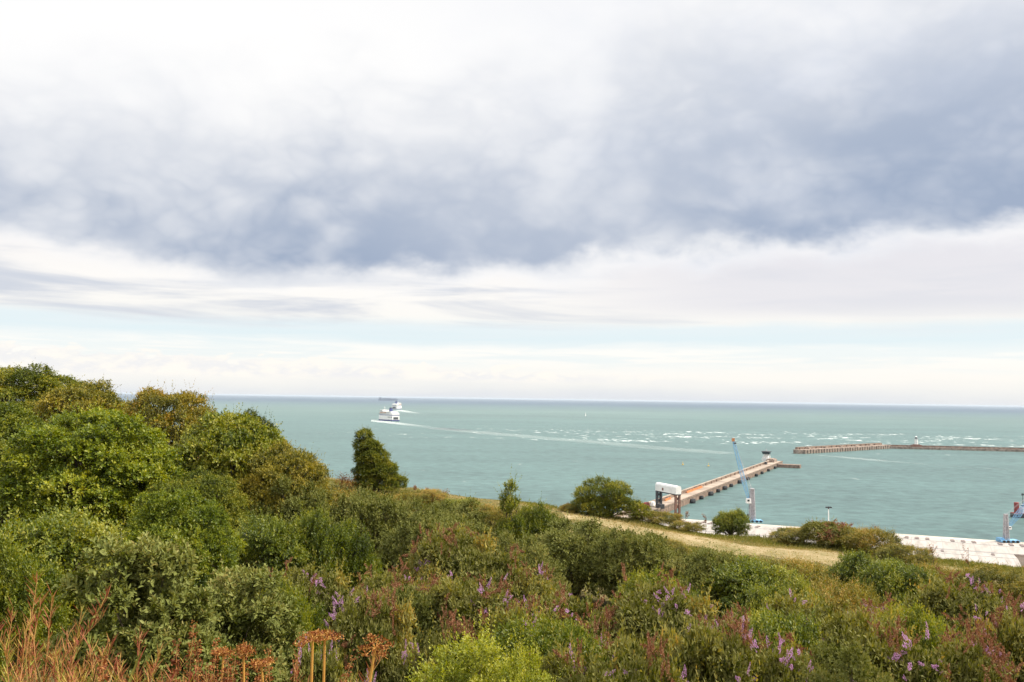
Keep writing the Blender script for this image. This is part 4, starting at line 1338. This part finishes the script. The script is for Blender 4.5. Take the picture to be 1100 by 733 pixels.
# ------------------------------------------------------------------ shrubs
S = 'shrubs covering the slope'
plant('sallow_a', 'sallow_shrub', 322, 513, 35, 105, 'grey-green sallow right below the last olive tree', 'shrub', 0.3, group=S)
plant('green_a', 'elder_shrub', 292, 560, 28, 100, 'dark green bush in the shade under the grey-green sallow', 'shrub', 1.0, group=S)
plant('scrub_a', 'bramble_bush', 375, 527, 44, 110, 'yellow-green bramble at the foot of the lone wind-cut hawthorn', 'bush', 0.8, group=S)
plant('sallow_b', 'sallow_shrub', 415, 529, 36, 130, 'wide grey-green sallow below the lone wind-cut hawthorn', 'shrub', 0.2, group=S)
plant('sallow_a', 'sallow_shrub', 488, 536, 40, 110, 'dull olive sallow beside the tall upright leafy shrub', 'shrub', 2.0, group=S)
plant('green_b', 'elder_shrub', 352, 548, 29, 100, 'fresh green bush between two grey-green sallows', 'shrub', 0.6, group=S)
plant('sallow_b', 'sallow_shrub', 470, 552, 32, 130, 'low sallow in front of the dull olive one', 'shrub', 1.2, group=S)
plant('scrub_b', 'bramble_bush', 522, 541, 50, 80, 'bramble along the skyline next to the tall upright leafy shrub', 'bush', 0.5, group=S)
plant('scrub_a', 'bramble_bush', 458, 526, 54, 70, 'olive bramble on the skyline right below the lone wind-cut hawthorn', 'bush', 1.4, group=S)
plant('green_b', 'elder_shrub', 494, 535, 53, 60, 'small green bush on the skyline between the lone hawthorn and the slim upright shrub', 'shrub', 2.4, group=S)
plant('scrub_b', 'bramble_bush', 432, 529, 50, 60, 'dry olive bramble tucked in front of the lone hawthorn trunk', 'bush', 2.2, group=S)
plant('upright', 'upright_shrub', 549, 518, 40, 46, 'slim upright leafy shrub with pointed top against the sea', 'shrub', 0.5)
plant('green_b', 'elder_shrub', 578, 541, 42, 60, 'leafy bush joining the slim upright shrub on the skyline', 'shrub', 1.0, group=S)
plant('dark_bush', 'round_bush', 654, 512, 61, 86, 'dense rounded dark green bush at the cliff edge before the gantry', 'bush', 0.0)
plant('scrub_b', 'bramble_bush', 612, 541, 61, 40, 'small pale weedy bush left of the rounded dark bush', 'bush', 1.5, group=S)
plant('scrub_a', 'bramble_bush', 704, 549, 62, 60, 'low spreading bramble trailing from the rounded dark bush', 'bush', 0.0, group=S)
plant('scrub_b', 'bramble_bush', 738, 560, 60.5, 44, 'low weedy green patch on the far side of the straw path before the roof end', 'bush', 0.3, group=S)
plant('scrub_a', 'bramble_bush', 718, 580, 50, 70, 'russet-green bramble spilling over the near side of the straw path', 'bush', 1.7, group=S)
plant('green_b', 'young_sycamore', 785, 547, 62, 44, 'small open leafy bush at the edge in front of the white roof', 'bush', 2.0)
plant('scrub_a', 'bramble_bush', 850, 567, 61, 70, 'low green bramble at the edge before the white roof', 'bush', 1.0, group=S)
plant('buddleia_b', 'buddleia_bush', 893, 560, 60, 70, 'reddish buddleia with pink spent flowers below the light mast', 'bush', 0.4, flowers=(14, 60, 1.6))
plant('scrub_b', 'bramble_bush', 930, 566, 58, 80, 'green and rust bramble right of the reddish buddleia', 'bush', 2.1, group=S)
plant('scrub_a', 'bramble_bush', 970, 585, 54, 70, 'rusty bramble where the straw path disappears', 'bush', 0.2, group=S)
plant('sallow_a', 'sallow_shrub', 618, 556, 37, 130, 'big grey-green sallow in front of the straw path', 'shrub', 1.7, group=S)
plant('sallow_b', 'sallow_shrub', 684, 569, 35, 120, 'grey-green sallow just right of the biggest sallow by the path', 'shrub', 0.9, group=S)
plant('sallow_a', 'sallow_shrub', 560, 572, 31, 100, 'sallow left of the biggest sallow by the path', 'shrub', 0.0, group=S)
plant('sallow_b', 'sallow_shrub', 745, 590, 33, 110, 'pale sallow shrub in front of the widest stretch of path', 'shrub', 2.5, group=S)
plant('green_a', 'elder_shrub', 800, 604, 32, 110, 'fresh green bush below the middle of the path', 'shrub', 0.3, group=S)
plant('scrub_a', 'bramble_bush', 850, 601, 40, 110, 'olive bramble hanging over the near edge of the path', 'bush', 0.9, group=S)
plant('green_b', 'elder_shrub', 935, 593, 42, 100, 'yellow-green bush covering the end of the path', 'shrub', 0.1, group=S)
plant('green_a', 'elder_shrub', 965, 606, 37, 80, 'deep green bush beside the yellow-green one at the path end', 'shrub', 2.0, group=S)
plant('scrub_b', 'bramble_bush', 1000, 606, 46, 70, 'rust-coloured bramble in front of the white roof', 'bush', 0.7, group=S)
plant('scrub_a', 'bramble_bush', 1055, 609, 46, 100, 'olive-brown bramble at the foot of the white roof corner', 'bush', 2.9, group=S)
plant('scrub_b', 'bramble_bush', 1115, 612, 44, 90, 'olive bramble cut off by the edge of the photo under the dark annexe', 'bush', 1.9, group=S)
plant('scrub_b', 'bramble_bush', 895, 625, 28, 110, 'olive bramble in the hollow before the yellow-green bush', 'bush', 2.6, group=S)
plant('green_b', 'elder_shrub', 840, 618, 26, 90, 'shaded green bush in the hollow below the path', 'shrub', 2.9, group=S)
plant('green_a', 'elder_shrub', 55, 556, 20, 170, 'broad green elder below the bright domed tree at the photo edge', 'shrub', 0.5, group=S)
plant('green_b', 'elder_shrub', -8, 575, 17, 120, 'dark elder at the photo edge behind the red willowherb', 'shrub', 1.5, group=S)
plant('whitebeam', 'whitebeam_shrub', 148, 580, 10.5, 185, 'large foreground shrub with glossy grey-green leaves and pale leaf tops', 'shrub', 0.0)
plant('whitebeam', 'whitebeam_shrub', 262, 612, 12.0, 150, 'smaller grey-green leafy shrub leaning right of the large glossy shrub', 'shrub', 2.2)
plant('lime', 'lime_green_shrub', 505, 686, 8.0, 150, 'bright yellow-green feathery shrub at the bottom of the photo', 'shrub', 0.0)
plant('lime', 'lime_green_shrub', 562, 703, 7.8, 90, 'lower yellow-green feathery shrub leaning against the brighter one', 'shrub', 2.0)
# buddleias
B = 'buddleia bushes on the slope'
def bud(key, px, py, Y, w, nf, ns, label, rz, sc=1.0):
    plant(key, 'buddleia_bush', px, py, Y, w, label, 'bush', rz, group=B, flowers=(nf, ns, sc))
bud('buddleia_a', 488, 571, 27, 98, 30, 58, 'buddleia with red-brown seedheads below the dull olive sallow', 0.2, 1.25)
bud('buddleia_b', 425, 614, 23, 98, 18, 65, 'russet buddleia with few flowers left of the red-brown one', 1.2, 1.2)
bud('buddleia_b', 548, 595, 24, 108, 30, 62, 'pinkish buddleia under the biggest sallow by the path', 0.0, 1.2)
bud('buddleia_a', 338, 614, 19, 98, 39, 15, 'pale green buddleia topped with a cluster of purple flowers', 0.8, 1.1)
bud('buddleia_a', 500, 623, 18, 116, 23, 70, 'russet buddleia in the middle of the slope above the lime-green shrub', 2.1, 1.1)
bud('buddleia_b', 628, 642, 17, 134, 39, 56, 'buddleia with one tall mauve spike below the biggest sallow', 0.4, 1.1)
bud('buddleia_a', 712, 635, 17, 126, 39, 43, 'buddleia with mauve flowers below the pale sallow', 0.0, 1.1)
bud('buddleia_b', 790, 659, 16, 126, 34, 37, 'greyish buddleia with mauve flowers below the fresh green bush', 1.9, 1.1)
bud('buddleia_a', 870, 645, 18, 116, 34, 37, 'green buddleia with pink flowers in front of the shaded hollow', 1.0, 1.1)
bud('buddleia_b', 950, 654, 21, 116, 23, 65, 'brown-seeded buddleia below the deep green bush', 0.7, 1.2)
bud('buddleia_a', 1030, 627, 24, 116, 23, 68, 'russet buddleia with faint mauve flowers below the olive-brown bramble', 1.6, 1.25)
bud('buddleia_b', 1098, 646, 24, 108, 15, 68, 'russet buddleia cut off by the photo edge under the olive bramble', 2.6, 1.25)
bud('buddleia_a', 400, 643, 14.5, 98, 40, 19, 'grey-leaved buddleia with purple clusters behind the dry hogweed', 0.1, 1.0)
bud('buddleia_b', 465, 679, 13.5, 98, 18, 46, 'shaded buddleia just above the lime-green shrub', 2.9, 1.0)
bud('buddleia_a', 575, 660, 13.0, 108, 23, 46, 'russet-tipped buddleia rising right of the lime-green shrub', 1.3, 1.0)
bud('buddleia_b', 668, 682, 12.0, 116, 40, 24, 'pale-stemmed buddleia with long mauve spikes near the bottom of the photo', 2.2, 0.95)
bud('buddleia_a', 760, 671, 11.5, 116, 40, 22, 'buddleia with two long bright mauve spikes pointing right', 2.7, 0.95)
bud('buddleia_b', 850, 696, 12.0, 116, 37, 27, 'buddleia with small mauve flowers and yellowing leaves', 0.9, 0.95)
bud('buddleia_a', 940, 667, 13.5, 116, 30, 53, 'russet and mauve buddleia in the dark lower part of the slope', 0.5, 1.0)
bud('buddleia_b', 1025, 686, 14.0, 116, 27, 62, 'dark russet buddleia second from the edge in the lowest row', 1.7, 1.0)
bud('buddleia_a', 1095, 663, 14.5, 98, 18, 62, 'dark russet buddleia at the edge of the photo in the lowest row', 2.3, 1.0)
bud('buddleia_a', 625, 704, 9.2, 98, 47, 7, 'lowest buddleia with a cluster of long violet spikes at the photo bottom', 1.5, 0.9)
bud('buddleia_b', 720, 710, 9.4, 108, 30, 16, 'half-seen grey-green buddleia at the photo bottom beside the violet cluster', 0.3, 0.9)
bud('buddleia_b', 360, 704, 10.0, 98, 30, 4, 'dark-leaved buddleia with scattered purple flowers behind the hogweed stalks', 0.0, 0.9)

# leafy green bushes standing among the buddleias
plant('green_a', 'elder_shrub', 592, 672, 11.5, 95, 'dark green leafy bush in the hollow right above the lime-green shrub', 'shrub', 1.9, group=S)
plant('green_b', 'elder_shrub', 705, 612, 24, 100, 'fresh green leafy bush between the grey-green sallows and the mauve buddleias', 'shrub', 0.8, group=S)
plant('green_a', 'elder_shrub', 838, 662, 14.5, 100, 'leafy green bush surrounded by mauve-flowered buddleias', 'shrub', 2.7, group=S)
plant('green_b', 'elder_shrub', 985, 650, 19, 100, 'dark leafy bush between russet buddleias', 'shrub', 0.4, group=S)
plant('sallow_b', 'sallow_shrub', 447, 632, 18, 110, 'grey-green sallow among the russet buddleias above the lime-green shrub', 'shrub', 1.5, group=S)
plant('sallow_a', 'sallow_shrub', 905, 690, 11.5, 110, 'grey-green leafy bush at the bottom among the russet and mauve buddleias', 'shrub', 0.9, group=S)
plant('green_b', 'elder_shrub', 300, 622, 17, 90, 'yellowish green bush between the small glossy shrub and the purple-topped buddleia', 'shrub', 1.1, group=S)

# ------------------------------------------------------------------ low growth between the shrubs: too much to count
def scatter(n, x0, x1, y0, y1, seed, fan=True):
    r = np.random.default_rng(seed)
    y = y0 + (y1 - y0) * r.uniform(0, 1, n) ** 0.8
    x = r.uniform(x0, x1, n)
    keep = np.abs(x) < y * 0.66 + 3
    return r, x[keep], y[keep]

def undergrowth(n, seed):
    r, x, y = scatter(n, -40, 40, 3.0, 62, seed)
    on_path = np.abs(y - path_centre(x)) < 4.2
    terrace = (x > -8) & (y > 50)
    keep = ~on_path & ~(terrace & (r.uniform(size=len(x)) < 0.75))
    x, y = x[keep], y[keep]
    z = height(x, y)
    hmax = np.where(y < 9, 0.4, np.where(y > 52, 0.3, np.where(y < 28, 0.35, 0.8)))
    P = np.stack([x, y, z + r.uniform(0.03, 1, len(x)) * hmax * (0.6 + 0.4 * land_noise(x * 3, y * 3))], -1)
    D = unit(np.stack([r.normal(size=len(x)) * .7, r.normal(size=len(x)) * .7 - 0.2, 0.7 + 0 * x], -1))
    K = np.zeros(len(x), int)
    a = shoot_leaves(r, P, D, K, 9, 0.4, 0.09, 0.036, 62, None, False, 0.2)
    o = leaf_mesh('undergrowth', *a, LM['scrub'], None, fine=False)
    tag(o, 'tangled low green undergrowth between the shrubs', 'undergrowth', kind='stuff')
undergrowth(24000, 61)

def grass(n, seed):
    r = np.random.default_rng(seed)
    x = r.uniform(-14, 40, n)
    y = path_centre(x) + 1.0 + r.normal(size=n) * 4.2
    d = np.abs(y - path_centre(x))
    keep = (d > 1.5 + 0.8 * land_noise(x * 1.7, y * 1.7)) | (r.uniform(size=n) < 0.30)
    x, y, d = x[keep], y[keep], d[keep]
    m = len(x)
    P = np.stack([x, y, height(x, y)], -1)
    P = np.repeat(P, 5, 0) + r.normal(size=(m * 5, 3)) * np.array([.09, .09, 0])
    D = unit(r.normal(size=(m * 5, 3)) * 0.42 + np.array([0.12, 0, 1]))
    N = np.array([0, -1.0, 0.3]) + r.normal(size=(m * 5, 3)) * 0.6
    far = np.repeat(np.clip((d - 1.8) / 3, 0.15, 1), 5)
    L = 0.34 * far * np.repeat(np.clip(1 + land_noise(x * 5, y * 5) * 1.6, 0.4, 2.2), 5) * r.uniform(0.5, 1.5, m * 5) + 0.06
    t = 0.58 - 0.42 * np.repeat(np.clip(land_noise(x * 2.2, y * 2.2) * 1.5 + (d - 1.3) * 0.40, -0.2, 1), 5) + r.normal(size=m * 5) * 0.13
    o = leaf_mesh('grass', P, D, N, L, np.full(m * 5, 0.03), np.clip(t, 0, 1), LM['grass'], None, fine=False, droop=0.15)
    tag(o, 'straw and green grass along both sides of the clifftop path', 'grass', kind='stuff')
grass(24000, 62)

def near_grass(n, seed):
    r = np.random.default_rng(seed)
    y = r.uniform(4.1, 6.8, n); x = r.uniform(-1, 1, n) * (y * 0.62 + 0.3)
    w = np.clip(land_noise(x * 9, y * 9) * 1.3 + 0.6 - np.clip((x / y + 0.30) * 5, 0, 0.9), 0, 1)
    keep = r.uniform(size=n) < w
    x, y = x[keep], y[keep]; m = len(x)
    P = np.repeat(np.stack([x, y, height(x, y)], -1), 4, 0) + r.normal(size=(m * 4, 3)) * np.array([.03, .03, 0])
    D = unit(r.normal(size=(m * 4, 3)) * 0.28 + np.array([0.06, 0, 1]))
    N = np.array([0, -1.0, 0.3]) + r.normal(size=(m * 4, 3)) * 0.6
    o = leaf_mesh('dry_grass', P, D, N, 1.15 * r.uniform(0.35, 1.1, m * 4), np.full(m * 4, 0.006), np.clip(0.58 + r.normal(size=m * 4) * 0.22, 0.15, 1), LM['grass'], None, fine=True, droop=0.12)
    tag(o, 'dry yellowing grass tangled among the foreground stalks', 'grass', kind='stuff')
near_grass(5600, 63)

# ------------------------------------------------------------------ dry stalks in the foreground
def willowherb(px, py, Y, label, seed, k=5, spread=0.10, tint=0.35, leaves=60):
    """A clump of red-brown seeding stems: each stem a part, narrow leaves and split pods along it."""
    r = np.random.default_rng(seed)
    top = at(px, py, Y)
    gz = land_z(top.x, Y)
    H = max(0.4, top.z - gz)
    root = thing('dry_willowherb', label, 'plant', (top.x, Y, gz), 0, 'dry stalks in the foreground')
    for s in range(k):
        h = H * (1.0 if s == 0 else r.uniform(0.62, 0.97))
        bx, by = r.normal() * spread * 0.6, r.normal() * spread * 0.6
        lx, ly = (r.normal() * spread * 2.2 + spread * 0.8, r.normal() * spread * 1.8) if s else (0 - bx, 0 - by)
        pts = [Vector((bx, by, -0.1)), Vector((bx + lx * .12 + r.normal() * .02, by + ly * .2, h * .4)), Vector((bx + lx * .42 + r.normal() * .025, by + ly * .5, h * .75)), Vector((bx + lx, by + ly, h))]
        mb = MB(); mb.tube(pts, [0.0045, 0.004, 0.003, 0.0012], 5)
        st = mb.build('stalk', M_stalk, root)
        n = leaves
        t = r.uniform(0.25, 1.0, n)
        pod = t > 0.68
        P = np.array([np.array(pts[0].lerp(pts[1], q / .4)) if q < .4 else (np.array(pts[1].lerp(pts[2], (q - .4) / .35)) if q < .75 else np.array(pts[2].lerp(pts[3], (q - .75) / .25))) for q in t])
        a = r.uniform(0, 6.28, n)
        D = np.stack([np.cos(a), np.sin(a), np.where(pod, 1.7, 0.45)], -1) + r.normal(size=(n, 3)) * 0.25
        N = np.array([0, 0, 1.0]) + r.normal(size=(n, 3)) * 0.5
        L = np.where(pod, 0.075, 0.085) * r.uniform(.6, 1.3, n)
        Wd = np.where(pod, 0.0045, 0.010) * r.uniform(.7, 1.3, n)
        ti = np.where(pod, tint * 0.7 + 0.12, tint * 0.5 + 0.58 + 0.35 * (0.7 - t)) + r.normal(size=n) * 0.28
        leaf_mesh('leaf', P, D, N, L, Wd, np.clip(ti, 0, 1), LM['willowherb'], st, fine=True)
    return root

wl = [
    (14, 652, 5.2, 'short dark red willowherb at the very edge of the photo', 0.15), (40, 622, 4.8, 'tallest red-pink willowherb stem clump at the photo edge', 0.2),
    (56, 640, 4.9, 'yellowish red willowherb clump right of the tallest one', 0.4), (30, 664, 4.2, 'low orange willowherb in front of the tallest clump', 0.5),
    (72, 690, 4.4, 'drooping ochre willowherb beside the glossy shrub', 0.6), (96, 693, 4.6, 'short rusty willowherb under the glossy shrub', 0.35),
    (120, 690, 4.9, 'thin russet willowherb stems before the glossy shrub', 0.3), (150, 682, 4.6, 'bent pinkish willowherb pointing right before the glossy shrub', 0.2),
    (5, 690, 4.0, 'nearest dry yellow-brown willowherb at the bottom corner', 0.7), (172, 700, 4.6, 'low brown willowherb between the bent one and the red dock', 0.4),
    (320, 705, 5.0, 'pinkish willowherb at the foot of the taller hogweed', 0.15)]
for q, (px, py, Y, lab, ti) in enumerate(wl):
    willowherb(px, py, Y, lab, 300 + q, 9, 0.09, ti, 110)

def dock(px, py, Y, label, seed, kk=4):
    """Dock gone to seed: rust-red whorled panicles on brown stems."""
    r = np.random.default_rng(seed)
    top = at(px, py, Y)
    gz = land_z(top.x, Y)
    H = max(0.4, top.z - gz)
    root = thing('rusty_dock', label, 'plant', (top.x, Y, gz), 0, 'dry stalks in the foreground')
    for s in range(kk):
        h = H * (1.0 if s == 0 else r.uniform(0.6, 0.95))
        b = Vector((r.normal() * 0.06, r.normal() * 0.06, -0.1)); e = Vector((0 if s == 0 else r.normal() * 0.14, 0 if s == 0 else r.normal() * 0.14, h))
        st = MB().tube([b, b.lerp(e, 0.5) + Vector((0.01, 0, 0)), e], [0.006, 0.005, 0.002], 5).build('stalk', M_stalk, root)
        n = 520
        t = 0.45 + 0.55 * (np.round(r.uniform(0, 1, n) * 14) / 14) + r.normal(size=n) * 0.008
        P = np.array(b)[None] * (1 - t[:, None]) + np.array(e)[None] * t[:, None]
        a = r.uniform(0, 6.28, n)
        rr = (0.012 + 0.035 * (1.05 - t)) * r.uniform(0.3, 1.2, n)
        P = P + np.stack([rr * np.cos(a), rr * np.sin(a), 0 * a], -1)
        D = np.stack([np.cos(a), np.sin(a), r.normal(size=n) * 0.7], -1)
        N = r.normal(size=(n, 3))
        leaf_mesh('seed_panicle', P, D, N, np.full(n, 0.013), np.full(n, 0.012), np.clip(0.38 + r.normal(size=n) * 0.24, 0, 1), LM['rust'], st, fine=False)
    n = 16
    a = r.uniform(0, 6.28, n)
    P = np.stack([r.normal(size=n) * 0.05, r.normal(size=n) * 0.05, r.uniform(0.1, H * 0.6, n)], -1)
    leaf_mesh('leaf', P, np.stack([np.cos(a), np.sin(a), 0.5 + 0 * a], -1), np.array([0, 0, 1.0]) + r.normal(size=(n, 3)) * .3, np.full(n, 0.16), np.full(n, 0.045), np.clip(0.4 + r.normal(size=n) * .2, 0, 1), LM['green'], root, fine=True, droop=0.3)
    return root
dk = [(208, 672, 5.4, 'tallest rust-red dock left of the hogweed'), (232, 690, 5.0, 'rusty dock right of the tallest one'), (190, 692, 4.8, 'brown dock left of the tallest rusty dock'),
      (262, 698, 5.2, 'orange-brown dock between the rusty docks and the hogweed'), (245, 710, 4.5, 'short orange dock at the photo bottom'), (110, 708, 4.2, 'low dark red dock at the photo bottom under the willowherb'),
      (288, 700, 5.4, 'ochre dock with tattered top beside the hogweed')]
for q, (px, py, Y, lab) in enumerate(dk):
    dock(px, py, Y, lab, 400 + q, 5)

def hogweed(px, py, Y, label, seed, lean, size=0.12, base_px=None):
    """Dead hogweed: ribbed ochre stalk, rays spreading to small rust-brown seed clusters."""
    r = np.random.default_rng(seed)
    top = at(px, py, Y)
    bx = top.x + lean
    gz = land_z(bx, Y)
    H = top.z - gz
    root = thing('dry_hogweed', label, 'plant', (bx, Y, gz), 0, 'dry stalks in the foreground')
    e = Vector((-lean, 0, H - size * 0.25)); tilt = Vector((r.normal() * 0.35, r.normal() * 0.25, 0))
    ctrl = Vector((-lean * 0.42, 0, H * 0.5))
    st = MB().tube([Vector((0, 0, -0.1)), ctrl * 0.98, e], [0.010, 0.0085, 0.0055], 8).build('stalk', M_umbel, root)
    d = ((e - ctrl).normalized() + tilt).normalized()
    u = d.cross(Vector((0, 1, 0))).normalized(); v = d.cross(u)
    um = MB(); ends = []
    for q in range(13):
        a = 2.39996 * q + r.normal() * 0.25; rr = size * math.sqrt((q + 0.4) / 13) * r.uniform(0.85, 1.2)
        p = e + (u * math.cos(a) + v * math.sin(a)) * rr + d * (size * 0.30 - rr * 0.28 + r.normal() * size * 0.06)
        um.tube([e, e.lerp(p, 0.5) + d * 0.006, p], [0.003, 0.0022, 0.0016], 4)
        for w_ in range(7):
            p2 = p + Vector(r.normal(size=3)) * 0.010 + d * 0.010
            um.tube([p, p2], [0.0012, 0.0008], 3)
        ends.append(p)
    ub = um.build('umbel', M_umbel, root)
    n = 26
    P = np.concatenate([np.array(p)[None] + np.array(d) * 0.008 + r.normal(size=(n, 3)) * np.array([0.013, 0.013, 0.005]) for p in ends])
    m = len(P)
    leaf_mesh('seed', P, r.normal(size=(m, 3)) + np.array(d), r.normal(size=(m, 3)), np.full(m, 0.012), np.full(m, 0.008), np.clip(0.50 + r.normal(size=m) * 0.25, 0, 1), LM['rust'], ub, fine=False)
    lf = MB()
    b0_ = Vector((0, 0, 0)).lerp(ctrl, 0.8)
    lf.tube([b0_, b0_ + Vector((0.05, -0.02, 0.09)), b0_ + Vector((0.10, -0.03, 0.11))], [0.005, 0.004, 0.002], 4).build('side_branch', M_umbel, root)
    return root
hogweed(336, 683, 4.3, 'taller upright ochre hogweed with flat rusty seedhead', 501, 0.0, 0.085)
hogweed(349, 684, 4.5, 'second ochre hogweed touching the taller one, its head tipped right', 502, 0.0, 0.075)
hogweed(403, 692, 4.2, 'leaning hogweed with dark rusty head, its stalk slanting from bottom left', 503, -0.125, 0.075)
hogweed(281, 713, 4.3, 'small hogweed bent left with open ochre umbel near the photo bottom', 504, 0.10, 0.05)
hogweed(262, 698, 4.9, 'small pale hogweed umbel among the rusty docks', 505, 0.03, 0.04)
hogweed(240, 702, 4.8, 'smallest hogweed umbel between two rusty docks', 506, -0.02, 0.04)

# tall weeds standing up from the edge
def mullein(px, py, Y, label, seed, kind='spent', n=150, wid=0.10, sprigs=5):
    """A dry weed: one wiry stalk with short side sprigs carrying seed."""
    r = np.random.default_rng(seed)
    top = at(px, py, Y); gz = land_z(top.x, Y); H = max(0.5, top.z - gz)
    root = thing('dry_weed', label, 'plant', (top.x, Y, gz), 0, 'tall dry weeds along the edge')
    mb = MB(); mb.tube([(0, 0, -0.1), (r.normal() * 0.04, 0, H * .5), (0, 0, H)], [0.016, 0.012, 0.006], 5)
    segs = [((0, 0, H * 0.5), (0, 0, H))]
    for q in range(sprigs):
        z = H * r.uniform(0.35, 0.85); l = H * r.uniform(0.12, 0.3); a = r.uniform(0, 6.28)
        e = (math.cos(a) * l * 0.6, math.sin(a) * l * 0.6, z + l)
        mb.tube([(0, 0, z), e], [0.010, 0.005], 4); segs.append(((0, 0, z), e))
    st = mb.build('stalk', M_bark, root)
    sg = np.array(segs); kq = r.integers(0, len(segs), n)
    t = r.uniform(0.25, 1, n)[:, None]
    P = sg[kq, 0] * (1 - t) + sg[kq, 1] * t + r.normal(size=(n, 3)) * wid * 0.4
    D = r.normal(size=(n, 3)) + np.array([0, 0, .8])
    leaf_mesh('foliage_or_seed', P, D, r.normal(size=(n, 3)), np.full(n, 0.07), np.full(n, 0.035), np.clip(0.45 + r.normal(size=n) * 0.25, 0, 1), LM[kind], st, fine=False)  # dry seed strewn along stalk and sprigs, not leaves
mullein(1002, 585, 50, 'dark upright weed stalk silhouetted on the white roof', 601)
mullein(1040, 588, 50, 'reddish leaning weed stalk before the white roof', 602)
mullein(938, 563, 60, 'thin dark weed tip above the bramble right of the light mast', 603)
mullein(737, 549, 63, 'pinkish dry weed beside the right leg of the gantry', 604)
mullein(758, 553, 63, 'thin green weed stalk on the edge before the sea', 605)
mullein(610, 540, 62, 'pale feathery weed at the skyline left of the rounded bush', 606)
mullein(368, 512, 55, 'orange dock left of the lone hawthorn', 607, 'rust', 500, 0.5, 9)
mullein(376, 516, 54, 'rust-coloured dock at the foot of the lone hawthorn', 608, 'rust', 500, 0.5, 9)
mullein(446, 522, 57, 'dark thin weed on the skyline right of the lone hawthorn', 609)
mullein(458, 528, 57, 'dark short weed farther down the skyline from the lone hawthorn', 610)
mullein(478, 530, 56, 'bushy reddish weed on the falling skyline', 611, 'spent', 300, 0.3, 8)

# kinds that found no place leave nothing behind
for o in FL + SP:
    bpy.data.objects.remove(o)
for k_, p_ in PROTO.items():
    if not p_['used']:
        for ch in list(p_['root'].children): bpy.data.objects.remove(ch)
        bpy.data.objects.remove(p_['root'])
for p_ in PLANTS: print('PLANT', *p_)
